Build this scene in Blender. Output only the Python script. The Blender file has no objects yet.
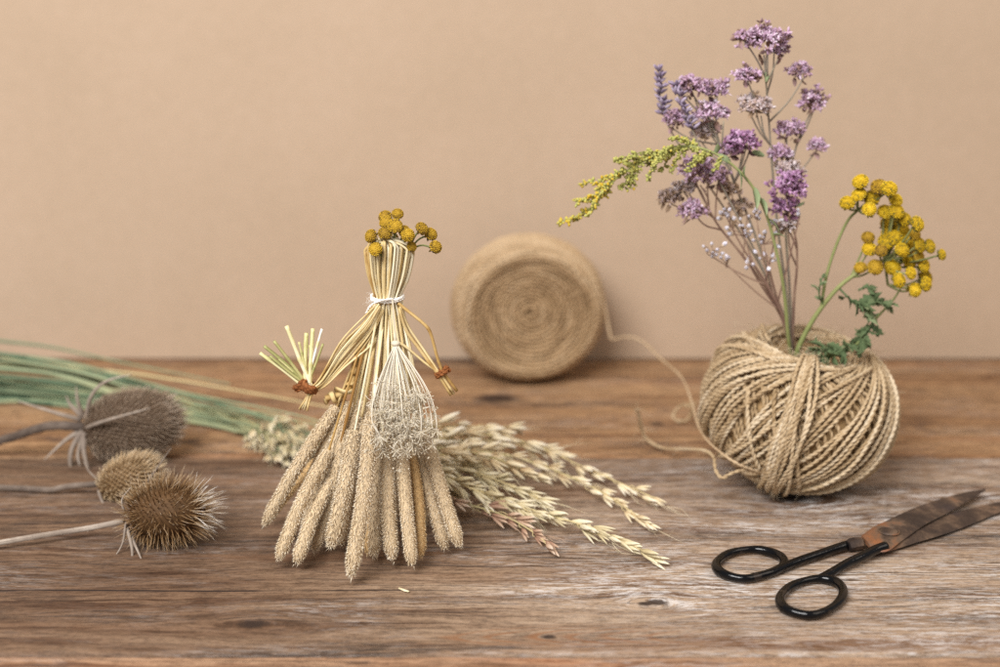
import bpy, math, random
import numpy as np

rng = np.random.default_rng(11)
random.seed(11)
U = lambda a, b: float(rng.uniform(a, b))
S = bpy.context.scene
COL = S.collection
PI = math.pi

# ------------------------------------------------------------------ camera model (photo pixels, 1000 x 667)
CAM_H, PITCH, LENS = 0.36, math.radians(16.0), 50.0
FPX = 1000 * LENS / 36.0
CAM = np.array([0, 0, CAM_H])
FW = np.array([0, math.cos(PITCH), -math.sin(PITCH)])
UP = np.array([0, math.sin(PITCH), math.cos(PITCH)])
RT = np.array([1.0, 0, 0])


def ray(px, py):
    return FW + RT * (px - 500) / FPX - UP * (py - 333.5) / FPX


def P(px, py, Y):
    d = ray(px, py)
    return CAM + d * (Y / d[1])


def G(px, py, z=0.0):
    d = ray(px, py)
    return CAM + d * ((z - CAM_H) / d[2])


def mpp(p):
    return float(np.dot(np.asarray(p) - CAM, FW)) / FPX


# ------------------------------------------------------------------ mesh helpers
def nrm(v):
    v = np.asarray(v, float)
    return v / np.maximum(np.linalg.norm(v, axis=-1, keepdims=True), 1e-12)


class MB:
    def __init__(s):
        s.v, s.f, s.t, s.n = [], [], [], 0

    def add(s, V, F, t=0.5):
        V = np.asarray(V, float)
        s.v.append(V)
        for f in F:
            s.f.append((np.asarray(f, int) + s.n))
        s.t.append(np.broadcast_to(np.asarray(t, float), (len(V),)).copy())
        s.n += len(V)

    def build(s, name, mat, parent=None, origin=(0, 0, 0), smooth=True):
        V = np.concatenate(s.v) - np.asarray(origin, float)
        me = bpy.data.meshes.new(name)
        faces = []
        for f in s.f:
            faces.extend(f.tolist() if f.ndim == 2 else [f.tolist()])
        me.from_pydata(V.tolist(), [], faces)
        at = me.attributes.new('tint', 'FLOAT', 'POINT')
        at.data.foreach_set('value', np.concatenate(s.t).astype(np.float32))
        if smooth:
            me.polygons.foreach_set('use_smooth', [True] * len(me.polygons))
        me.materials.append(mat)
        me.update()
        o = bpy.data.objects.new(name, me)
        COL.objects.link(o)
        if parent is not None:
            o.parent = parent
        return o


def tag(o, label=None, cat=None, group=None, kind=None):
    if label: o['label'] = label
    if cat: o['category'] = cat
    if group: o['group'] = group
    if kind: o['kind'] = kind
    return o


def thing(name, loc, label, cat, group=None, kind=None):
    o = bpy.data.objects.new(name, None)
    COL.objects.link(o)
    o.location = tuple(float(c) for c in loc)
    o.empty_display_size = 0.02
    return tag(o, label, cat, group, kind)


def part(name, mb, mat, th, smooth=True, sub=None):
    """a mesh under the thing th (or under the part `sub` of th)"""
    return mb.build(name, mat, sub if sub is not None else th, th.location, smooth)


def spline(pts, n):
    p = np.asarray(pts, float)
    if len(p) == 2:
        return p[0] + (p[1] - p[0]) * np.linspace(0, 1, n)[:, None]
    d = np.concatenate([[0], np.cumsum(np.sqrt(np.linalg.norm(np.diff(p, axis=0), axis=1)) + 1e-9)])
    q = np.vstack([2 * p[0] - p[1], p, 2 * p[-1] - p[-2]])
    dq = np.concatenate([[d[0] - (d[1] - d[0])], d, [2 * d[-1] - d[-2]]])
    out = []
    for t in np.linspace(0, d[-1], n):
        i = min(max(int(np.searchsorted(d, t, 'right')) - 1, 0), len(p) - 2)
        t0, t1, t2, t3 = dq[i:i + 4]
        p0, p1, p2, p3 = q[i:i + 4]
        a1 = (t1 - t) / (t1 - t0) * p0 + (t - t0) / (t1 - t0) * p1
        a2 = (t2 - t) / (t2 - t1) * p1 + (t - t1) / (t2 - t1) * p2
        a3 = (t3 - t) / (t3 - t2) * p2 + (t - t2) / (t3 - t2) * p3
        b1 = (t2 - t) / (t2 - t0) * a1 + (t - t0) / (t2 - t0) * a2
        b2 = (t3 - t) / (t3 - t1) * a2 + (t - t1) / (t3 - t1) * a3
        out.append((t2 - t) / (t2 - t1) * b1 + (t - t1) / (t2 - t1) * b2)
    return np.array(out)


def resample(path, step):
    L = np.concatenate([[0], np.cumsum(np.linalg.norm(np.diff(path, axis=0), axis=1))])
    n = max(int(L[-1] / step), 2)
    s = np.linspace(0, L[-1], n + 1)
    return np.stack([np.interp(s, L, path[:, i]) for i in range(3)], 1), s


def frames(path):
    T = np.gradient(path, axis=0)
    T = nrm(T)
    ref = np.array([0, 0, 1.0]) if abs(T[0][2]) < 0.9 else np.array([1.0, 0, 0])
    n = nrm(np.cross(T[0], ref))
    Ns = [n]
    for i in range(1, len(path)):
        n = n - T[i] * np.dot(n, T[i])
        n = n / max(np.linalg.norm(n), 1e-9)
        Ns.append(n)
    Ns = np.array(Ns)
    return T, Ns, np.cross(T, Ns)


def tube(mb, path, r, sides=6, t=0.5, flat=1.0, closed=False, cap=True):
    path = np.asarray(path, float)
    n = len(path)
    r = np.broadcast_to(np.asarray(r, float), (n,))
    t = np.broadcast_to(np.asarray(t, float), (n,))
    T, Nn, B = frames(path)
    a = np.arange(sides) * 2 * PI / sides
    V = path[:, None, :] + r[:, None, None] * (np.cos(a)[None, :, None] * Nn[:, None, :] + flat * np.sin(a)[None, :, None] * B[:, None, :])
    V = V.reshape(-1, 3)
    m = n if closed else n - 1
    i = np.arange(m)[:, None] * sides
    i2 = ((np.arange(m)[:, None] + 1) % n) * sides
    k = np.arange(sides)[None, :]
    k2 = (k + 1) % sides
    F = [np.stack([i + k, i + k2, i2 + k2, i2 + k], -1).reshape(-1, 4)]
    if cap and not closed:
        F += [np.arange(sides)[::-1], np.arange(sides) + (n - 1) * sides]
    mb.add(V, F, np.repeat(t, sides))


def twine(mb, path, rp=0.001, pitch=0.010, t=0.5, phase=None, sides=5, fuzz=0, fz=0.005):
    p, s = resample(np.asarray(path, float), pitch / 9)
    T, Nn, B = frames(p)
    ph = U(0, 6.28) if phase is None else phase
    a = ph + s / pitch * 2 * PI
    off = np.cos(a)[:, None] * Nn + np.sin(a)[:, None] * B
    rr = rp * (1 + .10 * np.sin(s * 900 + ph) + .13 * np.sin(s * 210 + ph * 2) + .08 * np.sin(s * 67 + ph * 5) + rng.normal(0, .05, len(s)))
    t = t + .10 * np.sin(s * 48 + ph * 3) + .07 * np.sin(s * 151 + ph)
    tube(mb, p + off * rp * 0.62, rr, sides, t + rng.normal(0, .06, len(s)))
    tube(mb, p - off * rp * 0.62, rr, sides, t + .06 + rng.normal(0, .06, len(s)))
    for _ in range(int(fuzz)):
        i = int(U(0, len(p) - 1))
        d = nrm(rng.normal(0, 1, 3) + T[i] * 0.8)
        l = U(.3, 1) * fz
        q = np.array([p[i], p[i] + d * l * .5 + rng.normal(0, .15, 3) * l, p[i] + d * l + rng.normal(0, .3, 3) * l])
        tube(mb, spline(q, 4), [.00009, .00008, .00007, .00004], 3, U(.5, 1))


def basis(d, roll):
    """K rotation matrices whose local z is d"""
    d = nrm(d)
    ref = np.where(np.abs(d[:, 2:3]) < .9, np.array([[0, 0, 1.]]), np.array([[1., 0, 0]]))
    x = nrm(np.cross(ref, d))
    y = np.cross(d, x)
    c, s = np.cos(roll)[:, None], np.sin(roll)[:, None]
    return np.stack([x * c + y * s, -x * s + y * c, d], -1)


def scatter(mb, tv, tf, tt, pos, dirs, scale, roll=None, tint=0.0):
    pos = np.asarray(pos, float)
    K = len(pos)
    if K == 0: return
    roll = rng.uniform(0, 2 * PI, K) if roll is None else np.broadcast_to(np.asarray(roll, float), (K,))
    scale = np.broadcast_to(np.asarray(scale, float), (K,)) if np.ndim(scale) < 2 else np.asarray(scale)
    R = basis(np.asarray(dirs, float), roll)
    sc = scale[:, None, None] if scale.ndim == 1 else scale[:, None, :]
    V = np.einsum('kij,knj->kni', R, tv[None] * sc) + pos[:, None]
    n = len(tv)
    F = [(np.asarray(f)[None] + (np.arange(K) * n)[:, None, None]).reshape(-1, np.asarray(f).shape[1]) for f in tf]
    t = (tt[None] + np.broadcast_to(np.asarray(tint, float), (K,))[:, None]).reshape(-1)
    mb.add(V.reshape(-1, 3), F, t)


def spindle(rings, sides=5, flat=1.0):
    """closed tapered body along z: rings = [(z, r, tint)], ends pointed"""
    V, t = [], []
    for z, r, tn in rings[1:-1]:
        for k in range(sides):
            a = 2 * PI * k / sides
            V.append((r * math.cos(a), r * math.sin(a) * flat, z)); t.append(tn)
    m = len(rings) - 2
    V.append((0, 0, rings[0][0])); t.append(rings[0][2])
    V.append((0, 0, rings[-1][0])); t.append(rings[-1][2])
    q, tr = [], []
    for i in range(m - 1):
        for k in range(sides):
            k2 = (k + 1) % sides
            q.append((i * sides + k, i * sides + k2, (i + 1) * sides + k2, (i + 1) * sides + k))
    b, e = m * sides, m * sides + 1
    for k in range(sides):
        k2 = (k + 1) % sides
        tr.append((b, k2, k)); tr.append((e, (m - 1) * sides + k, (m - 1) * sides + k2))
    F = [np.array(tr)] + ([np.array(q)] if q else [])
    return np.array(V, float), F, np.array(t, float)


def merge(parts):
    V, T, by, n = [], [], {}, 0
    for v, f, t in parts:
        V.append(v); T.append(t)
        for x in f:
            x = np.asarray(x); by.setdefault(x.shape[1], []).append(x + n)
        n += len(v)
    return np.concatenate(V), [np.concatenate(x) for x in by.values()], np.concatenate(T)


def xf(tpl, d=(0, 0, 1), off=(0, 0, 0), s=1.0, roll=0.0, dt=0.0):
    v, f, t = tpl
    R = basis(np.array([d], float), np.array([roll]))[0]
    return (v * s) @ R.T + np.array(off, float), f, t + dt


def strip(n, length, width, lift, fold=0.25, t0=0.3, t1=0.7, jag=0.0, thick=0.06):
    """a petal / leaflet along z, curving towards +y; closed thin body with real thickness"""
    V, t = [], []
    for side in (1, -1):
        for i in range(n + 1):
            u = i / n
            w = width * (math.sin(PI * min(u * 0.92 + 0.08, 1)) ** 0.7) * (1 + jag * (1 if i % 2 else -1))
            y = lift * u * u * length
            for k in (-1, 0, 1):
                V.append((k * w, y + fold * abs(k) * w + side * thick * width * 0.5, u * length)); t.append(t0 + (t1 - t0) * u)
    F = []
    m = (n + 1) * 3
    for i in range(n):
        for k in (0, 1):
            a = i * 3 + k
            F.append((a, a + 1, a + 4, a + 3)); F.append((m + a, m + a + 3, m + a + 4, m + a + 1))
        a, b = i * 3, i * 3 + 2
        F.append((a, a + 3, m + a + 3, m + a)); F.append((b, m + b, m + b + 3, b + 3))
    return np.array(V, float), [np.array(F)], np.array(t, float)


def sphere(rx, ry, rz, nu=24, nv=14):
    V = []
    for i in range(1, nv):
        th = PI * i / nv
        for k in range(nu):
            a = 2 * PI * k / nu
            V.append((rx * math.sin(th) * math.cos(a), ry * math.sin(th) * math.sin(a), rz * math.cos(th)))
    V += [(0, 0, rz), (0, 0, -rz)]
    q, tr = [], []
    for i in range(nv - 2):
        for k in range(nu):
            k2 = (k + 1) % nu
            q.append((i * nu + k, (i + 1) * nu + k, (i + 1) * nu + k2, i * nu + k2))
    for k in range(nu):
        k2 = (k + 1) % nu
        tr.append((len(V) - 2, k, k2)); tr.append((len(V) - 1, (nv - 2) * nu + k2, (nv - 2) * nu + k))
    return np.array(V), [np.array(q), np.array(tr)]


def fib(n):
    i = np.arange(n) + .5
    z = 1 - 2 * i / n
    a = PI * (1 + 5 ** .5) * i
    r = np.sqrt(1 - z * z)
    return np.stack([r * np.cos(a), r * np.sin(a), z], 1)


# ------------------------------------------------------------------ materials
def lin(c):
    c = [x / 255 for x in c]
    return tuple(x / 12.92 if x <= .04045 else ((x + .055) / 1.055) ** 2.4 for x in c) + (1.0,)


class NT:
    def __init__(s, name):
        s.m = bpy.data.materials.new(name)
        s.m.use_nodes = True
        s.t = s.m.node_tree
        s.b = s.t.nodes['Principled BSDF']

    def n(s, ty, **kw):
        x = s.t.nodes.new(ty)
        for k, v in kw.items(): setattr(x, k, v)
        return x

    def put(s, sock, v):
        if v is None: return
        if isinstance(v, bpy.types.NodeSocket): s.t.links.new(v, sock)
        else: sock.default_value = v

    def math(s, op, a, b=None, c=None, clamp=False):
        x = s.n('ShaderNodeMath', operation=op, use_clamp=clamp)
        for i, v in enumerate((a, b, c)): s.put(x.inputs[i], v)
        return x.outputs[0]

    def vec(s, x, y, z=0.0):
        c = s.n('ShaderNodeCombineXYZ')
        for i, v in enumerate((x, y, z)): s.put(c.inputs[i], v)
        return c.outputs[0]

    def noise(s, v, scale=1.0, detail=3.0, rough=.55, dist=0.0):
        x = s.n('ShaderNodeTexNoise')
        s.put(x.inputs['Vector'], v)
        x.inputs['Scale'].default_value = scale; x.inputs['Detail'].default_value = detail
        x.inputs['Roughness'].default_value = rough; x.inputs['Distortion'].default_value = dist
        return x.outputs['Fac']

    def ramp(s, f, stops, mode='LINEAR'):
        x = s.n('ShaderNodeValToRGB')
        x.color_ramp.interpolation = mode
        e = x.color_ramp.elements
        while len(e) < len(stops): e.new(.5)
        for i, (p, c) in enumerate(stops):
            e[i].position = p; e[i].color = c if len(c) == 4 else lin(c)
        s.put(x.inputs['Fac'], f)
        return x.outputs['Color']

    def smooth(s, f, a, b):
        x = s.n('ShaderNodeMapRange', interpolation_type='SMOOTHSTEP')
        s.put(x.inputs['Value'], f)
        x.inputs['From Min'].default_value = a; x.inputs['From Max'].default_value = b
        return x.outputs['Result']

    def mix(s, f, a, b, mode='MIX'):
        x = s.n('ShaderNodeMix', data_type='RGBA', blend_type=mode)
        s.put(x.inputs['Factor'], f)
        s.put(x.inputs[6], a); s.put(x.inputs[7], b)
        return x.outputs[2]

    def bump(s, h, strength, dist):
        x = s.n('ShaderNodeBump')
        x.inputs['Strength'].default_value = strength; x.inputs['Distance'].default_value = dist
        s.put(x.inputs['Height'], h)
        s.t.links.new(x.outputs[0], s.b.inputs['Normal'])

    def done(s, col, rough=.7, spec=.3, metal=0.0):
        s.put(s.b.inputs['Base Color'], col)
        s.put(s.b.inputs['Roughness'], rough)
        s.b.inputs['Specular IOR Level'].default_value = spec
        s.put(s.b.inputs['Metallic'], metal)
        return s.m


def plant(name, stops, rough=.75, nscale=260, namt=.35, objrand=0.0, spec=.25, trans=0.0):
    n = NT(name)
    a = n.n('ShaderNodeAttribute', attribute_name='tint')
    co = n.n('ShaderNodeTexCoord').outputs['Object']
    nz = n.noise(co, nscale, 3)
    f = n.math('ADD', a.outputs['Fac'], n.math('MULTIPLY', n.math('SUBTRACT', nz, .5), namt), clamp=True)
    if objrand:
        f = n.math('ADD', f, n.math('MULTIPLY', n.math('SUBTRACT', n.n('ShaderNodeObjectInfo').outputs['Random'], .55), objrand), clamp=True)
    c = n.ramp(f, stops)
    m = n.done(c, rough, spec)
    if trans:
        tr = n.n('ShaderNodeBsdfTranslucent')
        n.put(tr.inputs['Color'], c)
        mx = n.n('ShaderNodeMixShader')
        mx.inputs[0].default_value = trans
        n.t.links.new(n.b.outputs[0], mx.inputs[1]); n.t.links.new(tr.outputs[0], mx.inputs[2])
        n.t.links.new(mx.outputs[0], n.t.nodes['Material Output'].inputs['Surface'])
    return m


def wood(name, stops, knots, wear=1.0, stain=1.0, seed=0.0, cathedral=None, crack=None, tone=None, blots=None, warm=None, warmcol=(160, 95, 45)):
    n = NT(name)
    pos = n.n('ShaderNodeNewGeometry').outputs['Position']
    sp = n.n('ShaderNodeSeparateXYZ'); n.put(sp.inputs[0], pos)
    x, y, z = sp.outputs
    x = n.math('ADD', x, seed * 3.7)
    y = n.math('ADD', y, z)
    wob = n.noise(n.vec(n.math('MULTIPLY', x, 3.0), n.math('MULTIPLY', y, 7.0), seed), 1, 2)
    yd = n.math('ADD', y, n.math('MULTIPLY', wob, .03))
    km = None
    for kx, ky, kr in knots:
        dx = n.math('SUBTRACT', x, kx + seed * 3.7); dy = n.math('SUBTRACT', y, ky)
        e = n.math('ADD', n.math('POWER', n.math('DIVIDE', dx, kr * 4.5), 2.0), n.math('POWER', n.math('DIVIDE', dy, kr * 2.6), 2.0))
        g = n.math('POWER', 2.718, n.math('MULTIPLY', e, -1.0))
        yd = n.math('SUBTRACT', yd, n.math('MULTIPLY', n.math('MULTIPLY', dy, .85), g))
        d = n.math('SQRT', n.math('ADD', n.math('POWER', n.math('DIVIDE', dx, 1.7), 2.0), n.math('POWER', dy, 2.0)))
        d = n.math('ADD', d, n.math('MULTIPLY', n.math('SUBTRACT', n.noise(pos, 220, 3), .5), kr * .7))
        k = n.math('SUBTRACT', 1.0, n.smooth(d, kr * .45, kr * 1.15))
        km = k if km is None else n.math('MAXIMUM', km, k)
    fine = n.noise(n.vec(n.math('MULTIPLY', x, 26.0), n.math('MULTIPLY', yd, 340.0), seed), 1, 5, .7)
    mid = n.noise(n.vec(n.math('MULTIPLY', x, 5.0), n.math('MULTIPLY', yd, 95.0), seed + 3), 1, 7, .68, .25)
    broad = n.noise(n.vec(n.math('MULTIPLY', x, 2.0), n.math('MULTIPLY', yd, 17.0), seed + 7), 1, 4, .55, .6)
    blot = n.noise(n.vec(n.math('MULTIPLY', x, 6.0), n.math('MULTIPLY', y, 22.0), seed + 9), 1, 5, .6, .8)
    f = n.math('ADD', n.math('ADD', n.math('MULTIPLY', mid, .5), n.math('MULTIPLY', broad, .55)), n.math('ADD', n.math('MULTIPLY', fine, .24), n.math('MULTIPLY', blot, .12)))
    f = n.math('SUBTRACT', f, .195)
    c = n.ramp(f, stops)
    # crisp open grain: many short fibres, dark pores
    gr = n.noise(n.vec(n.math('MULTIPLY', x, 58.0), n.math('MULTIPLY', yd, 330.0), seed + 51), 1, 4, .75)
    sp_ = n.noise(n.vec(n.math('MULTIPLY', x, 300.0), n.math('MULTIPLY', yd, 420.0), seed + 57), 1, 3, .7)
    gf = n.math('ADD', n.math('MULTIPLY', n.smooth(gr, .43, .57), .68), n.math('MULTIPLY', n.smooth(sp_, .4, .6), .32))
    c = n.mix(.62, c, n.ramp(gf, [(0, (128, 117, 111)), (.45, (214, 209, 204)), (1, (255, 255, 255))]), 'MULTIPLY')
    if tone:   # multiplies the plank colour darker towards the left, broken up by noise
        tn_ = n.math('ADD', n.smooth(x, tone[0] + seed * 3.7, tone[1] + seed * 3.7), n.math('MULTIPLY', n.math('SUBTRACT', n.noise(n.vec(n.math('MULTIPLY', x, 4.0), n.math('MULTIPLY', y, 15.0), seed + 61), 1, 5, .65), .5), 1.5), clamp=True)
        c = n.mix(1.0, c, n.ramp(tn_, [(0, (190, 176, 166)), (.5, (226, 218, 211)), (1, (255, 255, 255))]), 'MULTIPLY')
    # crisp growth lines that bend round the knots
    rg = n.math('ADD', n.math('MULTIPLY', yd, 62.0), n.math('MULTIPLY', n.noise(n.vec(n.math('MULTIPLY', x, 2.2), n.math('MULTIPLY', yd, 20.0), seed + 81), 1, 4, .6), 5.0))
    rf = n.math('FRACT', rg)
    rl = n.math('MULTIPLY', n.smooth(rf, .3, .93), n.math('SUBTRACT', 1.0, n.smooth(rf, .94, 1.0)))
    rl = n.math('MULTIPLY', rl, n.smooth(n.noise(n.vec(n.math('MULTIPLY', x, 7.0), n.math('MULTIPLY', y, 40.0), seed + 85), 1, 4, .6), .38, .62))
    c = n.mix(n.math('MULTIPLY', rl, .75), c, n.mix(1.0, c, lin((146, 116, 94)), 'MULTIPLY'))
    # long hairline checks
    hc = n.noise(n.vec(n.math('MULTIPLY', x, 3.2), n.math('MULTIPLY', yd, 120.0), seed + 91), 1, 3, .5)
    hl = n.math('SUBTRACT', 1.0, n.smooth(n.math('ABSOLUTE', n.math('SUBTRACT', hc, .5)), .004, .018))
    hl = n.math('MULTIPLY', hl, n.smooth(n.noise(n.vec(n.math('MULTIPLY', x, 9.0), n.math('MULTIPLY', y, 60.0), seed + 95), 1, 4, .6), .5, .6))
    c = n.mix(n.math('MULTIPLY', hl, .7), c, lin((62, 46, 38)))
    # pale abraded streaks
    wm = n.noise(n.vec(n.math('MULTIPLY', x, 6.5), n.math('MULTIPLY', y, 24.0), seed + 21), 1, 6, .62, .5)
    wf = n.noise(n.vec(n.math('MULTIPLY', x, 62.0), n.math('MULTIPLY', yd, 380.0), seed + 5), 1, 5, .8)
    wmask = n.smooth(wm, .44, .72)
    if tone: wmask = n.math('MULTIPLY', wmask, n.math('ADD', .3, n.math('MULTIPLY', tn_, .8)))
    if wear > 0 and cathedral:
        wmask = n.math('ADD', wmask, n.math('MULTIPLY', n.smooth(x, -.03 + seed * 3.7, .16 + seed * 3.7), .33))
    w = n.math('MULTIPLY', n.math('MULTIPLY', wmask, n.smooth(wf, .46, .58)), .72 * wear, clamp=True)
    c = n.mix(w, c, lin((214, 209, 206)))
    # dark weathering in streaks
    dm = n.noise(n.vec(n.math('MULTIPLY', x, 5.0), n.math('MULTIPLY', y, 30.0), seed + 31), 1, 6, .66, .6)
    df = n.noise(n.vec(n.math('MULTIPLY', x, 60.0), n.math('MULTIPLY', yd, 330.0), seed + 35), 1, 5, .8)
    d = n.math('MULTIPLY', n.math('MULTIPLY', n.smooth(dm, .5, .68), n.smooth(df, .4, .58)), .75 * stain, clamp=True)
    c = n.mix(d, c, lin((50, 41, 37)))
    if blots:
        bn = n.noise(n.vec(n.math('MULTIPLY', x, 24.0), n.math('MULTIPLY', y, 46.0), seed + 71), 1, 4, .6, 1.2)
        c = n.mix(n.math('MULTIPLY', n.smooth(bn, .60, .70), blots), c, lin((78, 62, 58)))
    if warm:
        wn = n.noise(n.vec(n.math('MULTIPLY', x, 2.4), n.math('MULTIPLY', y, 34.0), seed + 41), 1, 3, .5, .6)
        c = n.mix(n.math('MULTIPLY', n.smooth(wn, .54, .7), warm), c, lin(warmcol))
    if cathedral:
        cx, cy, hw, ln = cathedral
        u = n.math('SUBTRACT', x, cx + seed * 3.7); v = n.math('SUBTRACT', y, cy)
        v = n.math('ADD', v, n.math('MULTIPLY', n.math('SUBTRACT', n.noise(pos, 28, 2), .5), .006))
        q = n.math('SUBTRACT', u, n.math('MULTIPLY', n.math('POWER', n.math('ABSOLUTE', v), 1.7), 95.0))
        q = n.math('ADD', q, n.math('MULTIPLY', n.noise(pos, 40, 3), .014))
        fr = n.math('FRACT', n.math('DIVIDE', q, .021))
        ln_ = n.math('MULTIPLY', n.smooth(fr, .45, .86), n.math('SUBTRACT', 1.0, n.smooth(fr, .88, 1.0)))
        ms = n.math('MULTIPLY', n.math('SUBTRACT', 1.0, n.smooth(n.math('ABSOLUTE', v), hw * .35, hw)),
                    n.math('MULTIPLY', n.smooth(q, 0.0, .01), n.math('SUBTRACT', 1.0, n.smooth(u, ln * .6, ln))))
        c = n.mix(n.math('MULTIPLY', n.math('MULTIPLY', n.math('MULTIPLY', ln_, ms), .7), n.smooth(fine, .25, .6)), c, lin((134, 88, 54)))
    if crack:
        cy, x1 = crack
        yy = n.math('ABSOLUTE', n.math('SUBTRACT', n.math('ADD', y, n.math('MULTIPLY', n.math('SUBTRACT', n.noise(n.vec(n.math('MULTIPLY', x, 9.0), 0.0, 4.0), 1, 3), .5), .006)), cy))
        ck = n.math('MULTIPLY', n.math('SUBTRACT', 1.0, n.smooth(yy, .0004, .0014)), n.math('SUBTRACT', 1.0, n.smooth(x, x1 + seed * 3.7, x1 + .12 + seed * 3.7)))
        c = n.mix(n.math('MULTIPLY', ck, n.smooth(n.noise(n.vec(n.math('MULTIPLY', x, 14.0), 1.0, 2.0), 1, 3), .3, .5)), c, lin((38, 28, 26)))
    if km is not None:
        c = n.mix(n.math('MULTIPLY', km, .9), c, lin((42, 30, 26)))
    h = n.math('SUBTRACT', n.math('ADD', n.math('MULTIPLY', fine, .6), n.math('MULTIPLY', mid, .5)), n.math('MULTIPLY', d, .4))
    if km is not None: h = n.math('SUBTRACT', h, n.math('MULTIPLY', km, .5))
    h = n.math('SUBTRACT', h, n.math('MULTIPLY', hl, .8))
    n.bump(h, .8, .0015)
    return n.done(c, n.math('ADD', .5, n.math('MULTIPLY', fine, .25)), .3)


M = {}
M['wood_back'] = wood('warm_pine', [(.18, (88, 62, 43)), (.36, (140, 104, 73)), (.5, (171, 134, 98)), (.64, (189, 154, 117)), (.85, (206, 176, 141))],
                      [(-.0025, 1.0655, .0125), (.277, 1.045, .006), (.30, 1.10, .008), (.12, 1.005, .004), (-.30, .985, .006), (.265, .992, .006)], wear=.3, stain=.7, seed=1.0, blots=.6, warm=.3, warmcol=(152, 100, 58))
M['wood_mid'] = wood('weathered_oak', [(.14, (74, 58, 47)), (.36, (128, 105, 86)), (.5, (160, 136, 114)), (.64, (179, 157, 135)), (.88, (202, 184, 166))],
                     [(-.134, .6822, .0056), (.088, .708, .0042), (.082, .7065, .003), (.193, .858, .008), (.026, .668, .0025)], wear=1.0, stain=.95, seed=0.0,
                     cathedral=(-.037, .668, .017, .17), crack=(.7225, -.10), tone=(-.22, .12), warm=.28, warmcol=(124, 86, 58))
M['wood_front'] = wood('worn_edge_oak', [(.16, (88, 60, 44)), (.36, (134, 98, 72)), (.52, (164, 128, 100)), (.66, (184, 152, 124)), (.85, (200, 176, 152))],
                       [(-.3, .61, .005)], wear=.6, stain=.45, seed=2.0, warm=.55, warmcol=(158, 92, 52))


def kraft():
    n = NT('kraft_board')
    co = n.n('ShaderNodeTexCoord').outputs['Object']
    a = n.noise(co, 900, 2); b = n.noise(co, 90, 4, .6); c = n.noise(co, 6, 3)
    f = n.math('ADD', n.math('MULTIPLY', a, .25), n.math('ADD', n.math('MULTIPLY', b, .3), n.math('MULTIPLY', c, .45)))
    col = n.ramp(f, [(.3, (175, 153, 130)), (.5, (183, 160, 137)), (.7, (190, 167, 145))])
    n.bump(a, .12, .0004)
    return n.done(col, .9, .15)


M['kraft'] = kraft()
M['straw'] = plant('straw', [(0, (144, 106, 56)), (.25, (186, 152, 94)), (.55, (214, 190, 138)), (.8, (226, 210, 168)), (1, (234, 224, 196))], .6, 180, .45, spec=.25)
M['green_straw'] = plant('green_straw', [(0, (156, 154, 98)), (.3, (190, 182, 126)), (.55, (208, 202, 144)), (.8, (232, 222, 176)), (1, (236, 236, 236))], .5, 160, .2, spec=.4)
M['seed'] = plant('timothy_seed', [(0, (154, 130, 98)), (.3, (206, 184, 150)), (.6, (229, 211, 181)), (1, (246, 236, 216))], .85, 300, .35)
M['seed_gold'] = plant('golden_timothy_seed', [(0, (158, 126, 82)), (.35, (204, 170, 120)), (.7, (222, 194, 146)), (1, (240, 220, 182))], .85, 300, .35)
M['thread'] = plant('white_thread', [(0, (206, 196, 182)), (1, (246, 242, 236))], .8, 500, .3)
M['rust_yarn'] = plant('rust_yarn', [(0, (88, 52, 28)), (.5, (128, 76, 40)), (1, (168, 110, 66))], .9, 500, .4)
M['tansy'] = plant('tansy_yellow', [(0, (104, 100, 52)), (.22, (146, 128, 42)), (.4, (184, 148, 24)), (.7, (224, 188, 34)), (1, (240, 214, 84))], .8, 420, .3, objrand=.3)
M['tansy_dry'] = plant('dry_tansy', [(0, (92, 74, 40)), (.22, (116, 90, 42)), (.4, (152, 118, 34)), (.7, (192, 154, 38)), (1, (216, 184, 76))], .8, 420, .35, objrand=.3)
M['umbel'] = plant('umbel_white', [(0, (184, 166, 136)), (.35, (212, 198, 170)), (.7, (228, 218, 198)), (1, (240, 234, 220))], .7, 300, .3, trans=.15)
M['teasel_brown'] = plant('teasel_brown', [(0, (64, 44, 26)), (.25, (108, 78, 46)), (.55, (152, 122, 86)), (.8, (194, 176, 152)), (1, (228, 222, 214))], .7, 200, .25)
M['teasel_grey'] = plant('teasel_grey', [(0, (78, 62, 48)), (.3, (120, 99, 80)), (.6, (156, 136, 116)), (1, (200, 185, 168))], .75, 200, .25)
M['teasel_tan'] = plant('teasel_tan', [(0, (108, 82, 54)), (.3, (154, 126, 90)), (.6, (186, 160, 124)), (1, (220, 202, 174))], .75, 200, .25)
M['teasel_stem'] = plant('teasel_stem', [(0, (78, 66, 58)), (.4, (118, 104, 93)), (.75, (154, 140, 127)), (1, (190, 178, 165))], .7, 160, .5)
M['oat'] = plant('oat_husk', [(0, (140, 112, 80)), (.25, (186, 158, 118)), (.5, (218, 198, 160)), (.75, (234, 220, 188)), (1, (242, 232, 212))], .6, 260, .35, trans=.12)
M['oat_red'] = plant('reddish_oat_husk', [(0, (120, 86, 70)), (.4, (166, 130, 108)), (.7, (202, 172, 146)), (1, (222, 202, 182))], .6, 260, .35, trans=.12)
M['oat_green'] = plant('greenish_oat_husk', [(0, (134, 116, 84)), (.3, (182, 164, 124)), (.6, (214, 200, 162)), (1, (236, 226, 200))], .6, 260, .35, trans=.12)
M['green_stem'] = plant('green_oat_stem', [(0, (76, 98, 76)), (.25, (114, 134, 106)), (.5, (152, 160, 126)), (.78, (176, 168, 122)), (1, (202, 184, 138))], .6, 90, .2)
M['jute'] = plant('jute', [(0, (132, 108, 76)), (.35, (168, 143, 109)), (.6, (190, 167, 134)), (1, (218, 202, 176))], .85, 420, .45)
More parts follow.
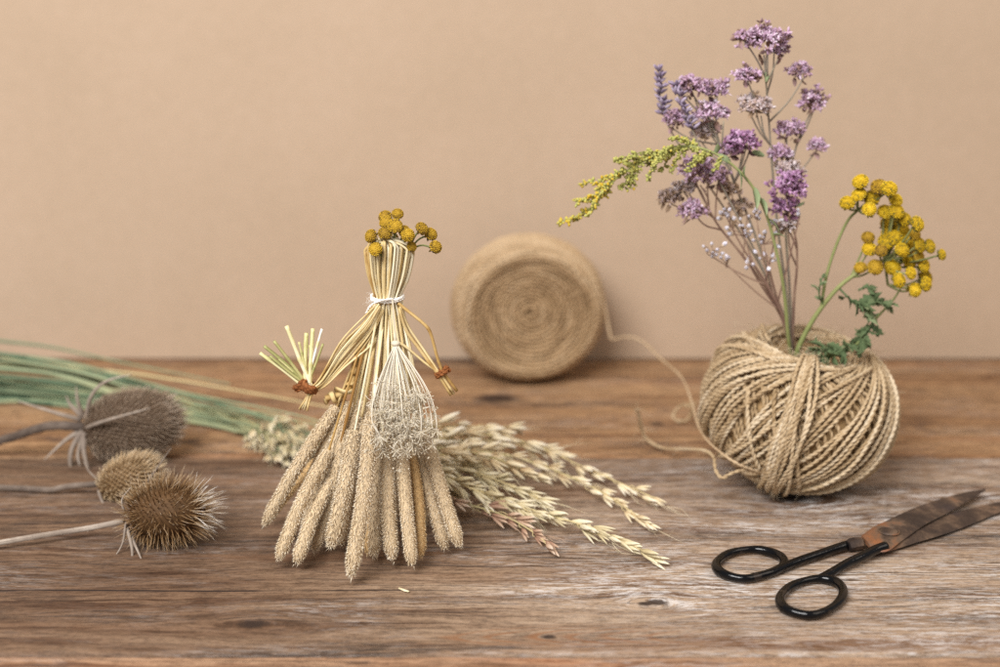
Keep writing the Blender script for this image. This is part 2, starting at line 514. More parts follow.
M['jute_core'] = plant('jute_core', [(0, (136, 108, 72)), (.5, (168, 138, 98)), (1, (190, 162, 122))], .95, 300, .9)
M['jute_pale'] = plant('pale_jute', [(0, (128, 102, 72)), (.4, (166, 138, 104)), (1, (198, 174, 142))], .9, 380, .45)
M['oregano'] = plant('oregano_purple', [(0, (146, 116, 100)), (.2, (172, 140, 142)), (.42, (200, 164, 192)), (.66, (220, 190, 212)), (1, (240, 226, 236))], .75, 300, .25, trans=.2)
M['oregano_deep'] = plant('oregano_deep_purple', [(0, (112, 84, 84)), (.22, (150, 102, 132)), (.5, (186, 138, 180)), (.75, (208, 170, 202)), (1, (220, 192, 210))], .75, 300, .25, trans=.2)
M['oregano_pale'] = plant('oregano_faded', [(0, (164, 136, 108)), (.35, (196, 170, 146)), (.65, (210, 188, 186)), (1, (228, 216, 216))], .75, 300, .25, trans=.2)
M['lavender'] = plant('lavender', [(0, (94, 84, 92)), (.5, (138, 122, 146)), (1, (180, 166, 184))], .8, 300, .3)
M['white_bud'] = plant('white_bud', [(0, (176, 146, 108)), (.35, (206, 184, 158)), (.6, (226, 220, 226)), (1, (246, 242, 252))], .6, 300, .15, trans=.15)
M['brown_stem'] = plant('brown_stem', [(0, (92, 66, 56)), (.5, (134, 106, 92)), (1, (172, 146, 124))], .75, 160, .5)
M['grey_stem'] = plant('grey_green_stem', [(0, (108, 96, 88)), (.5, (144, 134, 120)), (1, (170, 164, 140))], .75, 160, .4)
M['olive_stem'] = plant('olive_stem', [(0, (88, 98, 56)), (.5, (128, 134, 82)), (1, (168, 168, 116))], .7, 160, .35)
M['mugwort'] = plant('yellow_green_bud', [(0, (122, 124, 66)), (.35, (164, 164, 90)), (.7, (194, 190, 110)), (.9, (208, 186, 76)), (1, (216, 180, 52))], .75, 300, .25, trans=.15)
M['leaf'] = plant('dried_leaf', [(0, (68, 84, 54)), (.5, (100, 117, 80)), (1, (144, 152, 114))], .75, 200, .4, trans=.12)
M['sage_leaf'] = plant('sage_leaf', [(0, (108, 122, 88)), (.5, (140, 152, 112)), (1, (170, 178, 140))], .75, 200, .4, trans=.12)


def lacquer():
    n = NT('black_lacquer')
    co = n.n('ShaderNodeTexCoord').outputs['Object']
    a = n.noise(co, 70, 4); b = n.noise(co, 330, 3)
    c = n.mix(n.math('MULTIPLY', n.smooth(n.noise(co, 120, 4), .63, .68), .55), lin((7, 7, 9)), lin((52, 42, 36)))
    n.bump(n.math('ADD', a, n.math('MULTIPLY', b, .3)), .35, .0012)
    return n.done(c, n.math('ADD', .07, n.math('MULTIPLY', b, .14)), .32)


def rust():
    n = NT('rusty_steel')
    co = n.n('ShaderNodeTexCoord').outputs['Object']
    a = n.noise(co, 38, 5, .65, .6); b = n.noise(co, 170, 4, .7); s = n.noise(co, 16, 2)
    at = n.n('ShaderNodeAttribute', attribute_name='tint').outputs['Fac']
    f = n.math('ADD', n.math('ADD', n.math('MULTIPLY', a, .72), n.math('MULTIPLY', b, .3)), n.math('MULTIPLY', n.math('SUBTRACT', at, .5), .75))
    c = n.ramp(f, [(.26, (40, 33, 32)), (.44, (76, 63, 56)), (.56, (100, 80, 64)), (.66, (126, 84, 56)), (.78, (158, 96, 54)), (.92, (184, 120, 70))])
    c = n.mix(n.math('MULTIPLY', n.smooth(s, .55, .7), .3), c, lin((92, 84, 96)))
    n.bump(n.math('ADD', a, b), .4, .0009)
    return n.done(c, n.math('ADD', .42, n.math('MULTIPLY', b, .3)), .5, n.math('MULTIPLY', n.math('SUBTRACT', 1.0, n.smooth(f, .45, .6)), .55))


M['lacquer'] = lacquer()
M['rust'] = rust()


# ------------------------------------------------------------------ the setting: table and board
def board(mb, x0, x1, y0, y1, z0, z1, bev, wav=0.0):
    """a plank: section in y-z with eased edges, subdivided along x"""
    sec = [(y0, z1 - bev), (y0 + bev * .35, z1 - bev * .3), (y0 + bev, z1), (y1 - bev, z1), (y1 - bev * .35, z1 - bev * .3), (y1, z1 - bev), (y1, z0), (y0, z0)]
    n = 160
    xs = np.linspace(x0, x1, n)
    V = []
    for x in xs:
        w = wav * (math.sin(x * 31) + .6 * math.sin(x * 83 + 1) + .4 * math.sin(x * 190 + 2))
        for i, (y, z) in enumerate(sec):
            dy = w if i in (0, 1, 2, 7) else (-w if i in (4, 5, 3, 6) else 0)
            V.append((x, y + dy * .5, z))
    k = len(sec)
    F = []
    for i in range(n - 1):
        for j in range(k):
            j2 = (j + 1) % k
            F.append((i * k + j, (i + 1) * k + j, (i + 1) * k + j2, i * k + j2))
    mb.add(V, [np.array(F), np.arange(k), np.arange(k)[::-1] + (n - 1) * k])


SEAM1, SEAM2, WALL = 0.934, 0.6487, 1.171
table = thing('wooden_table', (0, .8, 0), 'old weathered wooden table of three wide planks that everything lies on', 'table')
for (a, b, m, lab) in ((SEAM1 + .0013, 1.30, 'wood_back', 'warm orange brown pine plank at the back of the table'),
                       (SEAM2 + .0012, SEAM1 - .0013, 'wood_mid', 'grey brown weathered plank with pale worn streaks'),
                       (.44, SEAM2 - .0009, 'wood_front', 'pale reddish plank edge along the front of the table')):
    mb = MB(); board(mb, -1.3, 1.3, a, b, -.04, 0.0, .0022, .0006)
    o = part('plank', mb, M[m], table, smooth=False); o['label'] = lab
mb = MB(); board(mb, -1.3, 1.3, .50, 1.28, -.062, -.0405, .002); part('table_frame', mb, M['wood_mid'], table, smooth=False)

bd = MB(); board(bd, -1.25, 1.25, WALL, WALL + .004, .0015, .95, .0006)
backdrop = bd.build('kraft_backdrop', M['kraft'], None, (0, WALL, 0), smooth=False)
backdrop.location = (0, WALL, 0)
tag(backdrop, 'plain beige kraft board standing upright behind the table as a background', 'backdrop')


# ------------------------------------------------------------------ shared templates
T_FLORET = merge([spindle([(0, 0, .25), (.45, .17, .4), (.8, .13, .65), (1.0, 0, .8)], 4, .6),
                  xf(spindle([(0, 0, .6), (.05, .022, .7), (.75, 0, .95)], 3), (.25, .12, 1), (.05, 0, .75)),
                  xf(spindle([(0, 0, .6), (.05, .022, .7), (.75, 0, .95)], 3), (-.25, .12, 1), (-.05, 0, .75))])
T_HUSK = spindle([(0, 0, .2), (.1, .07, .3), (.35, .128, .42), (.66, .094, .62), (.86, .04, .8), (1.0, 0, .95)], 6, .55)
T_SPIKELET = merge([xf(T_HUSK, (.2, 0, 1), (.02, 0, 0), 1.0, 0), xf(T_HUSK, (-.24, .08, 1), (-.02, 0, .02), .95, 0, .12),
                    xf(T_HUSK, (0, -.06, 1), (0, 0, .12), .85, .6, .05)])
T_PETAL = strip(3, 1.0, .3, .5, .3, .25, .6, 0, .12)
T_FLOWER = merge([spindle([(-.7, 0, .02), (-.5, .16, .08), (-.1, .2, .16), (.05, 0, .2)], 5)] +
                 [xf(T_PETAL, (.75 * math.cos(a), .75 * math.sin(a), .7), (0, 0, -.1), .75 + .15 * math.sin(a * 3), a, .05 * math.cos(a * 2)) for a in (0, 1.3, 2.5, 3.9, 5.2)])
T_BUD = spindle([(-.5, 0, .2), (-.25, .28, .3), (.15, .34, .5), (.42, .2, .65), (.6, 0, .75)], 6)
T_CUP = merge([spindle([(-.6, 0, .1), (-.4, .2, .15), (0, .26, .3), (.2, 0, .4)], 5)] +
              [xf(strip(3, .9, .3, -.25, .35, .55, .95, 0, .12), (.35 * math.cos(a), .35 * math.sin(a), 1), (0, 0, -.2), 1, a) for a in (0, 1.25, 2.5, 3.8, 5.0)])
T_LEAFLET = strip(7, 1.0, .23, -.45, .35, .3, .6, .28, .1)
T_SPINE = spindle([(0, 0, .05), (.12, .075, .18), (.35, .042, .42), (.7, .022, .62), (1.0, 0, .8)], 4)


# ------------------------------------------------------------------ the grass doll
DY = .795
doll = thing('grass_doll', G(360, 540) * np.array([1, 1, 0]), 'doll made of dried timothy grass with yellow button flowers as hair and a white tie', 'straw doll')
NECK = P(387.5, 297, DY)


def seed_head(top, tip, rpx, mat, bend):
    L = np.linalg.norm(tip - top)
    mid = (top + tip) / 2 + bend
    path = spline([top, mid, tip], 40)
    r = rpx * mpp(mid)
    u = np.linspace(0, 1, 40)
    prof = np.clip(np.minimum(.62 + u * 2.6, 1.0) * np.minimum((1.0 - u) * 7 + .35, 1.0), 0, 1)
    mb = MB()
    tube(mb, path, prof * r * .8, 12, .25)
    n = int(L / .000033 * (r / .006))
    i = np.arange(n)
    uu = (i + .5) / n
    ang = i * 2.39996 + rng.normal(0, .25, n)
    T, Nn, B = frames(path)
    fi = uu * 39
    i0 = np.clip(fi.astype(int), 0, 38); fr = (fi - i0)[:, None]
    c = path[i0] * (1 - fr) + path[i0 + 1] * fr
    pr = np.interp(uu, u, prof)[:, None] * r
    out = np.cos(ang)[:, None] * Nn[i0] + np.sin(ang)[:, None] * B[i0]
    d = nrm(out * .78 + T[i0] * .62 + rng.normal(0, .16, (n, 3)))
    sc = r * rng.uniform(.27, .43, n)
    patch = np.sin(uu * 9 + U(0, 6)) * .08
    scatter(mb, *T_FLORET, c + out * pr * .75, d, sc, None, rng.normal(-.05, .19, n) + patch)
    # loose tuft at the tip
    k = 9
    scatter(mb, *spindle([(0, 0, .6), (.1, .05, .7), (1, 0, 1.0)], 3), np.repeat(path[-1:], k, 0) + rng.normal(0, r * .15, (k, 3)),
            nrm(T[-1] + rng.normal(0, .28, (k, 3))), rng.uniform(.0025, .0055, k))
    return part('seed_head', mb, mat, doll)


heads = [  # top px, tip px, half width px, gold, row (0 front .. 1 rear), depth of a tip that does not touch the table
    ((337, 406), (265, 524), 8.6, 0, .15), ((324, 456), (271, 547), 7.5, 1, .6), ((329, 450), (279, 560), 8.8, 0, .05),
    ((332, 478), (297, 564), 8.8, 0, .12), ((355, 430), (331, 546), 10.2, 0, 0.0, .750), ((372, 412), (351, 577), 10.0, 0, -.1),
    ((372, 470), (369, 570), 7.5, 1, .25, .757), ((387, 444), (392, 558), 9.4, 0, -.05, .746), ((402, 450), (412, 571), 8.4, 0, -.05, .742),
    ((412, 454), (421, 566), 7.6, 1, .12, .754), ((422, 452), (436, 539), 7.6, 1, .45), ((426, 436), (459, 545), 8.6, 0, .05),
    ((345, 428), (315, 557), 8.8, 0, .1, .762), ((383, 432), (374, 560), 8.6, 0, .1, .753), ((418, 446), (445, 549), 8.6, 0, .12, .764),
    ((352, 402), (304, 543), 9.0, 0, .25, .778), ((344, 400), (287, 541), 8.8, 0, .25, .784), ((362, 400), (317, 548), 8.8, 0, .22, .772), ((372, 402), (341, 552), 8.4, 0, .25, .77),
    ((380, 410), (376, 552), 8.4, 0, .35), ((396, 430), (402, 545), 8.0, 0, .5), ((410, 436), (427, 545), 8.0, 0, .45),
    ((418, 436), (447, 535), 8.0, 0, .55), ((395, 430), (362, 545), 8.0, 0, .75), ((360, 430), (334, 538), 8.0, 0, .85), ((408, 430), (415, 535), 7.6, 0, .8)]
tops = []
for (tp, tq, rp, gold, row, *oy) in heads:
    g = G(tq[0], tq[1], .006)
    yt = g[1]
    if row > .3: yt = max(yt, .775 + .06 * row)
    elif row < .2: yt = yt - max(yt - .748, 0) * (.6 - row)
    if oy: yt = oy[0]
    tip = P(tq[0], tq[1], yt)
    tip[2] = max(tip[2], .0075)
    ytop = DY + (yt - DY) * .52 + .014 * row
    top = P(tp[0], tp[1], ytop)
    tops.append(top)
    ax = nrm(tip - top)
    bend = np.cross(ax, [0, 1, 0]) * U(-.0018, .0018) + np.array([0, -.001, .0005])
    seed_head(top, tip, rp * .83, M['seed_gold'] if gold else M['seed'], bend)

# straws: from each seed head through the neck to a folded top
slots = [(math.cos(k * 2.39996) * math.sqrt((k + .5) / 58), math.sin(k * 2.39996) * math.sqrt((k + .5) / 58)) for k in range(58)]
slots.sort()
ends = [(t, None) for t in tops]
for k in range(36):
    px = U(346, 424)
    ends.append((P(px, U(402, 428), DY + U(-.016, .016)), None))
ends.sort(key=lambda e: e[0][0])
for k, (e, _) in enumerate(ends):
    sx, sy = slots[int(k * 57.99 / len(ends))]
    nk = NECK + np.array([sx * .0080, sy * .0062, U(-.001, .001)])
    e2 = e + (e - nk) * .03
    tt = k / (len(ends) - 1)
    fx = 366 + tt * 47 + U(-1.5, 1.5)
    fy = 252 - 7 * math.sin(tt * PI) + U(-4, 4)
    fold = P(fx, fy, DY + sy * .011)
    belly = nk * .5 + fold * .5 + (fold - NECK) * np.array([.10, .1, 0])
    hook = fold + np.array([(390 - fx) * .00018 - .0015, U(-.002, .003), .0034])
    hook2 = hook + np.array([(392 - fx) * .00022 - .002, U(-.002, .003), .0012])
    midp = nk * .45 + e2 * .55 + np.array([0, -.001, -.0005])
    low = spline([e2, midp, nk + (e2 - nk) * .08, nk, nk + (belly - nk) * .35, belly, fold - np.array([0, 0, .0012]), fold, hook, hook2], 46)
    mb = MB()
    r = U(.0008, .00105)
    base = U(.62, .95) if tt > .07 else U(.1, .5)
    node = sum(np.exp(-((np.arange(46) - U(4, 30)) / .7) ** 2) for _ in range(2))
    tube(mb, low, r * np.linspace(.85, 1.1, 46) * (1 + .3 * node), 7, base - .3 * node + .18 * np.sin(np.linspace(0, U(3, 7), 46) + U(0, 6)), flat=U(.7, 1))
    part('straw', mb, M['green_straw'] if k == 5 else M['straw'], doll)

# white thread round the neck
mb = MB()
ang = np.linspace(0, 2 * PI * 2.3, 130)
path = np.stack([NECK[0] + np.cos(ang) * (.0093 + .0003 * np.sin(ang * 2.3)), NECK[1] + np.sin(ang) * .0076, NECK[2] + (ang / ang[-1] - .5) * .0026 + .0009 * np.sin(ang)], 1)
twine(mb, path, .00058, .004, .7, fuzz=80, fz=.006)
twine(mb, spline([NECK + np.array([.004, -.0086, .001]), NECK + np.array([-.002, -.0098, .0006]), NECK + np.array([-.009, -.007, -.003]), NECK + np.array([-.0125, -.006, -.0085])], 14), .0005, .004, .7, fuzz=14, fz=.006)
part('neck_tie', mb, M['thread'], doll)


# tansy buttons
def button_mesh(name, mat, n=110):
    mb = MB()
    v, f = sphere(1, 1, .72, 18, 11)
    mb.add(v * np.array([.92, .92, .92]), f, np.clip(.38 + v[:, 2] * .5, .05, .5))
    d = fib(n * 2)
    d = d[d[:, 2] > -.25]
    d[:, :] = d
    pos = d * np.array([.93, .93, .66])
    dent = np.exp(-((d[:, 0] ** 2 + d[:, 1] ** 2) / .07)) * .1
    pos[:, 2] -= dent * (d[:, 2] > 0)
    tv, tf, tt = spindle([(-.07, 0, .25), (0, .12, .4), (.11, .075, .75), (.13, 0, .5)], 5)
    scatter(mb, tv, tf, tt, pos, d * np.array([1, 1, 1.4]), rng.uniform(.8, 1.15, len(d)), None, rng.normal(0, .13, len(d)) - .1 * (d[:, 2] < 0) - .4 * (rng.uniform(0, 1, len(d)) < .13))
    # green bracts underneath
    k = 14
    a = np.arange(k) * 2 * PI / k
    scatter(mb, *strip(3, .8, .17, .35, .2, .0, .12, 0, .15), np.stack([.18 * np.cos(a), .18 * np.sin(a), np.full(k, -.72)], 1),
            np.stack([np.cos(a), np.sin(a), np.full(k, .35)], 1), 1.0, None, rng.normal(0, .03, k))
    o = mb.build(name, mat)
    me = o.data
    bpy.data.objects.remove(o)
    return me


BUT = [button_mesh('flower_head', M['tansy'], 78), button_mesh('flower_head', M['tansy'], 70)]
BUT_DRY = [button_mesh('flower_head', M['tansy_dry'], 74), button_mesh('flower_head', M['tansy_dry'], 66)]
from mathutils import Matrix, Vector


def button(th, p, d, r, dry=False):
    o = bpy.data.objects.new('flower_head', (BUT_DRY if dry else BUT)[random.randrange(2)])
    COL.objects.link(o)
    o.parent = th
    R = basis(np.array([d], float), np.array([U(0, 6.28)]))[0]
    m = Matrix(R.tolist()).to_4x4()
    o.matrix_local = Matrix.Translation(Vector([float(c) for c in (np.asarray(p) - np.array(th.location))])) @ m @ Matrix.Diagonal((r * U(.88, 1.1), r * U(.88, 1.1), r * U(.75, 1.05), 1))
    return o


hair = [(371, 236, 7, -.01), (375.5, 249.5, 7.2, -.013), (385, 233.5, 7, -.009), (385, 216.5, 6.5, .004), (397.5, 214, 6.4, -.002), (386, 222, 6.5, -.002),
        (395, 226, 7.4, -.01), (407.5, 235, 7.5, -.01), (404, 231, 6.5, -.004), (411.5, 246.5, 6, -.006), (421.7, 228.5, 7, -.004), (430.5, 234, 7, .001), (435.5, 247, 6.6, -.004), (392, 238, 6, .002)]
mb = MB()
for (x, y, r, dy) in hair:
    p = P(x, y, DY + dy)
    base = P(392 + (x - 392) * .1, 272, DY)
    d = nrm(np.array([(x - 393) * .03, -.75 + dy * 20, .75 - abs(x - 395) * .008]))
    if x > 418: base, d = P(409, 250, DY), nrm(np.array([.6, -.6, .55]))
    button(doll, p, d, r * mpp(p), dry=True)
    tube(mb, spline([base, (base + p) / 2 + np.array([0, 0, .002]), p - d * r * mpp(p) * .5], 8), .00055, 5, .4)
part('flower_stems', mb, M['olive_stem'], doll)

# hanging white umbel on the front
mb = MB()
A, Bm = P(395.5, 342, .775), P(404, 447, .743)
ax = Bm - A
LA = np.linalg.norm(ax); axn = ax / LA
e1 = nrm(np.cross(axn, [0, 1, 0])) * -1; e2 = np.cross(axn, e1)
fl = MB()
tube(mb, spline([P(392.5, 300, .785), P(394.5, 322, .779), A], 8), [.00042] * 6 + [.0007, .0013], 6, .5)
v, f = sphere(.0028, .0028, .0018, 10, 6); mb.add(v + A + axn * .0008, f, .6)
for k in range(42):
    phi = k * 2.39996 + U(-.15, .15)
    q = (.3 + .7 * math.sqrt((k + 1) / 42)) * U(.92, 1.05)
    se = U(.5, 1.0)
    ss = np.linspace(0, se, 14)
    rr = (.0208) * q * np.sin(np.clip(ss * 1.0, 0, 1) * PI * .64) ** 1.1 * (1 - .35 * np.clip(ss - .75, 0, 1) / .25 * (k % 3 == 0))
    wob = U(-.12, .12)
    p = A + ss[:, None] * ax + rr[:, None] * (np.cos(phi + wob * ss)[:, None] * e1 + .62 * np.sin(phi + wob * ss)[:, None] * e2)
    tube(mb, p, np.linspace(.00034, .00026, 14), 5, .85 + U(-.15, .15))
    tips, dirs = [], []
    tdir = nrm(p[-1] - p[-3])
    for j in range(15):
        d = nrm(tdir * .7 + rng.normal(0, .62, 3))
        l = U(.0035, .0068)
        tube(fl, spline([p[-1], p[-1] + d * l * .6 + tdir * l * .12, p[-1] + d * l], 4), [.0002, .00017, .00016, .0002], 4, U(.3, .8))
        tips.append(p[-1] + d * l); dirs.append(d)
    scatter(fl, *T_BUD, tips, dirs, rng.uniform(.0005, .0011, 15), None, rng.uniform(-.1, .35, 15))
    # fluffy grey seed filling
    for _q in range(2):
        c = A + ax * U(.56, .98)
        q2 = rng.normal(0, .0074, 3) * np.array([1, .6, .8])
        cc = c + q2
        d3 = nrm(rng.normal(0, 1, (9, 3)))
        for j in range(9):
            l = U(.003, .006)
            tube(fl, np.array([cc, cc + d3[j] * l]), [.00017, .00017], 4, U(.4, 1.0))
        scatter(fl, *T_BUD, cc + d3 * .0048, d3, rng.uniform(.0006, .0013, 9), None, rng.uniform(-.2, .3, 9))
    c = A + ax * U(.5, .98)
    q2 = rng.normal(0, .0072, 3)
    pts = c + q2
    dd = nrm(rng.normal(0, 1, (10, 3)))
    scatter(fl, *spindle([(0, 0, .2), (.1, .06, .4), (1, 0, .7)], 3), np.repeat(pts[None], 10, 0), dd, rng.uniform(.002, .0048, 10), None, rng.uniform(-.1, .3, 10))
    scatter(fl, *T_BUD, pts + rng.normal(0, .0022, (5, 3)), dd[:5], rng.uniform(.0009, .0018, 5), None, rng.uniform(-.2, .2, 5))
um = part('hanging_umbel', mb, M['umbel'], doll)
part('florets', fl, M['umbel'], doll, sub=um)


def straws(mb, paths, r=.0009, t=.6, flat=.6):
    for q in paths:
        n = 18
        node = np.exp(-((np.arange(n) - U(3, n - 3)) / .6) ** 2)
        tube(mb, spline(q, n), r * U(.85, 1.15) * (1 + .25 * node), 7, t - .3 * node + U(-.2, .2) + .08 * np.sin(np.linspace(0, 5, n)), flat=flat)


def tie(mb, c, axis, R, rp, turns=2.3, fuzz=90, fz=.004):
    axis = nrm(axis)
    e1 = nrm(np.cross(axis, [0.2, 1, .1])); e2 = np.cross(axis, e1)
    a = np.linspace(0, turns * 2 * PI, 60)
    p = c + np.outer(np.cos(a) * R, e1) + np.outer(np.sin(a) * R, e2) + np.outer((a / a[-1] - .5) * rp * 2.6 + .3 * rp * np.sin(a * 3), axis)
    twine(mb, p, rp, .005, .5, fuzz=fuzz, fz=fz)


# left arm: straws bent down to a brown tie, cut ends fanning out beyond it
mb = MB()
AY = .787
straws(mb, [[P(378, 303, AY), P(369, 312, AY), P(342, 340, AY - .002), P(320, 378, AY - .003), P(310, 390, AY - .003), P(300, 410, AY - .004)],
            [P(379, 304, AY - .003), P(366, 322, AY - .004), P(340, 352, AY - .005), P(322, 381, AY - .005), P(311, 391, AY - .005), P(304, 410, AY - .006)],
            [P(380, 306, AY - .003), P(370, 322, AY - .003), P(347, 350, AY - .003), P(324, 382, AY - .004), P(313, 391, AY - .005), P(307, 411, AY - .007)],
            [P(382, 310, AY), P(372, 330, AY), P(352, 356, AY - .001), P(326, 383, AY - .003), P(312, 393, AY - .003), P(303, 405, AY - .002)],
            [P(376, 340, AY), P(368, 348, AY), P(346, 366, AY - .002), P(325, 386, AY - .003), P(314, 392, AY - .003), P(308, 404, AY - .003)],
            [P(381, 306, AY + .002), P(368, 330, AY + .002), P(350, 352, AY), P(324, 381, AY - .001), P(313, 390, AY - .002), P(305, 407, AY - .003)]], .001, .68)
for k in range(9):
    t_ = k / 8
    straws(mb, [[P(375 + 8 * t_, 304 + 6 * t_, AY), P(366 + 8 * t_ + U(-2, 2), 318 + 10 * t_, AY + .001), P(342 + 12 * t_ + U(-2, 2), 344 + 12 * t_, AY + U(-.004, .002)), P(319 + 7 * t_, 380 + 4 * t_, AY + U(-.004, 0)), P(311, 391, AY - .003), P(299 + 9 * t_ + U(-1, 1), 409 - 2 * t_, AY - .004 + U(-.002, .002))]], .00095, .66)
arm = part('arm', mb, M['straw'], doll)
mb = MB()
C0 = P(308, 385, AY - .002)
for (x, y, tn, r) in ((260, 353, .5, 1.0), (264, 346, .1, 1.1), (268, 349, .3, .9), (274, 341, .2, 1.0), (277, 360, .5, 1.0), (286.5, 326, .65, 1.1), (299, 342, .6, .8), (306.5, 333, .62, 1.2), (313, 328.5, .68, 1.2),
                     (322, 329, .97, .8), (323, 344, .08, .7), (270, 356, .2, .9), (310, 345, .6, .9)):
    yo = AY - .002 + U(-.006, .006)
    s0 = P(309 + U(-4, 4), 387 + U(-2, 3), AY - .002)
    straws(mb, [[s0, (s0 + P(x, y, yo)) / 2 + rng.normal(0, .0006, 3), P(x, y, yo)]], .0017 * r, tn)
part('cut_straws', mb, M['green_straw'], doll, sub=arm)
mb = MB()
tie(mb, C0 + np.array([.0005, -.001, -.0005]), P(318, 380, AY) - P(302, 405, AY), .0046, .0011, 2.4, 240, .0045)
tie(mb, C0 + np.array([-.004, 0, 0.0005]), P(285, 360, AY) - P(315, 392, AY), .0040, .0010, 1.4, 80, .0045)
part('tie', mb, M['rust_yarn'], doll, sub=arm)
# curled leaf braid between the arm and the skirt
mb = MB()
cen = spline([P(360, 362, AY + .006), P(352, 380, AY + .004), P(342, 394, AY + .002), P(324, 400, AY)], 180)
a = np.linspace(0, 2 * PI * 4.2, 180)
T_, N_, B_ = frames(cen)
hel = cen + (.0034 * (1 + .3 * np.sin(a * .37 + 1) + .18 * np.sin(a * .83)))[:, None] * (np.cos(a + .5 * np.sin(a * .6))[:, None] * N_ + .9 * np.sin(a + .5 * np.sin(a * .6))[:, None] * B_) + (.0012 * np.sin(a * .71))[:, None] * T_
tube(mb, hel, .0019 + .0006 * np.sin(a * .53), 8, np.concatenate([np.linspace(.2, .6, 120), np.linspace(.6, .35, 60)]) + .12 * np.sin(a * 1.7), flat=.45)
tube(mb, cen + .0008, .0022, 8, .3, flat=.8)
part('leaf_braid', mb, M['straw'], doll)
# right arm
mb = MB()
BY = .79
straws(mb, [[P(398, 303, BY), P(404, 308, BY), P(426, 326, BY - .002), P(430, 332, BY - .002), P(441, 368, BY - .003), P(457, 391, BY - .003)],
            [P(400, 306, BY), P(408, 326, BY), P(424, 350, BY - .001), P(438, 371, BY - .003), P(454, 394, BY - .003)],
            [P(399, 308, BY - .003), P(406, 330, BY - .003), P(420, 350, BY - .003), P(437, 373, BY - .004), P(451, 395, BY - .004)],
            [P(400, 312, BY + .002), P(410, 336, BY + .002), P(426, 356, BY), P(438, 374, BY - .002), P(449, 392, BY - .001)],
            [P(398, 342, BY - .004), P(406, 347, BY - .004), P(424, 362, BY - .004), P(440, 374, BY - .004), P(452, 391, BY - .005)]], .0014, .4)
arm2 = part('arm', mb, M['straw'], doll)
mb = MB()
tie(mb, P(442, 372, BY - .003), P(457, 391, BY) - P(430, 350, BY), .0037, .0010, 2.0, 60, .004)
part('tie', mb, M['rust_yarn'], doll, sub=arm2)


# ------------------------------------------------------------------ teasels
def teasel(label, c, axis, half_len, rad, mat, n, sl, stem_px, bracts, mess=.15, tipwhite=0.0, fwd=.35, srel=1.0, power=1.0, bract_r=.0011, spt=0.0, st=.42):
    th = thing('dried_teasel', (c[0], c[1], 0), label, 'teasel', 'dried teasels on the left of the table')
    axis = nrm(axis)
    R = basis(np.array([axis]), np.array([0.]))[0]
    mb = MB()
    v, f = sphere(rad * .8, rad * .8, half_len * .9, 24, 16)
    mb.add(v @ R.T + c, f, .12)
    d = fib(n)
    d = d[d[:, 2] > -.93]
    u = (d[:, 2] + 1) / 2
    prof = np.sqrt(np.clip(1 - np.abs(d[:, 2]) ** (2.0 * power), 0.03, 1))
    rho = np.hypot(d[:, 0], d[:, 1])[:, None]
    loc = np.stack([d[:, 0] / rho[:, 0] * prof * rad * .8, d[:, 1] / rho[:, 0] * prof * rad * .8, d[:, 2] * half_len * .9], 1)
    dr = nrm(np.stack([d[:, 0] * (1.0), d[:, 1] * (1.0), d[:, 2] * .75 + fwd], 1) + rng.normal(0, mess, d.shape))
    ln = sl * rng.uniform(.6, 1.2, len(d)) * (1 + .25 * (u > .85))
    tin = rng.normal(0, .07, len(d)) + np.where(u > .9, tipwhite, 0) + spt
    wide = .0016 / np.maximum(ln, 1e-5)
    tv, tf, tt = T_SPINE
    sc = np.stack([ln * .0 + .0095 * srel, ln * .0 + .0095 * srel, ln], 1)
    scatter(mb, tv, tf, tt, loc @ R.T + c, dr @ R.T, sc, None, tin)
    head = part('seed_head', mb, mat, th)
    mb = MB()
    p = spline(stem_px, 30); p[:, 2] = np.maximum(p[:, 2], .003)
    rr = np.linspace(stem_px_r[0], stem_px_r[1], 30) * (1 + .08 * np.sin(np.arange(30) * 1.9))
    tube(mb, p, rr, 9, st + .12 * np.sin(np.arange(30) * .37))
    for k in range(5):   # ribs and prickles on the stem
        o = np.array([0, math.cos(k * 1.26), math.sin(k * 1.26)]) * rr.mean() * .85
        tube(mb, p + o, rr * .25, 4, st + .18 - .1 * k)
    for k in range(26):
        i = int(U(2, 28)); dd = nrm(rng.normal(0, 1, 3) * np.array([.4, 1, 1]))
        scatter(mb, *T_SPINE, (p[i] + dd * rr[i] * .8)[None], (dd + np.array([-.3, 0, 0]))[None], .0022, None, .3)
    part('stem', mb, M['teasel_stem'], th)
    for q in bracts:
        mb = MB()
        q = spline(q, 16)
        tube(mb, q, bract_r * np.linspace(1.25, .15, 16) * (1 - .5 * np.exp(-np.arange(16) * .9)), 6, .5 + .35 * np.linspace(0, 1, 16) + U(-.1, .1), flat=.7)
        part('bract', mb, M['teasel_stem'], th)
    return th


stem_px_r = (.0015, .0018)
Y1 = .788
c1 = P(166, 513, Y1)
teasel('round brown bristly teasel head with white bristles at its tip, frontmost of the three', c1, P(212, 508, Y1 - .010) - P(124, 520, Y1), .0262, .0198, M['teasel_brown'], 780, .0135,
       [G(-30, 548, .004), G(40, 536, .006), P(90, 528, Y1 + .006), P(124, 521, Y1 + .002)],
       [[P(126, 524, Y1 - .008), P(132, 548, Y1 - .018), P(133, 565, Y1 - .02), P(141, 589, Y1 - .03)],
        [P(126, 522, Y1 - .01), P(122, 545, Y1 - .015), P(109, 564, Y1 - .018)],
        [P(126, 516, Y1), P(122, 500, Y1), P(130, 488, Y1)],
        [P(126, 524, Y1 - .004), P(140, 556, Y1 - .022), P(146, 570, Y1 - .024)]],
       st=.7, mess=.2, tipwhite=.3, fwd=.28, srel=.58, power=1.1, bract_r=.0011)
stem_px_r = (.0026, .0036)
Y2 = .93
c2 = P(131, 426, Y2)
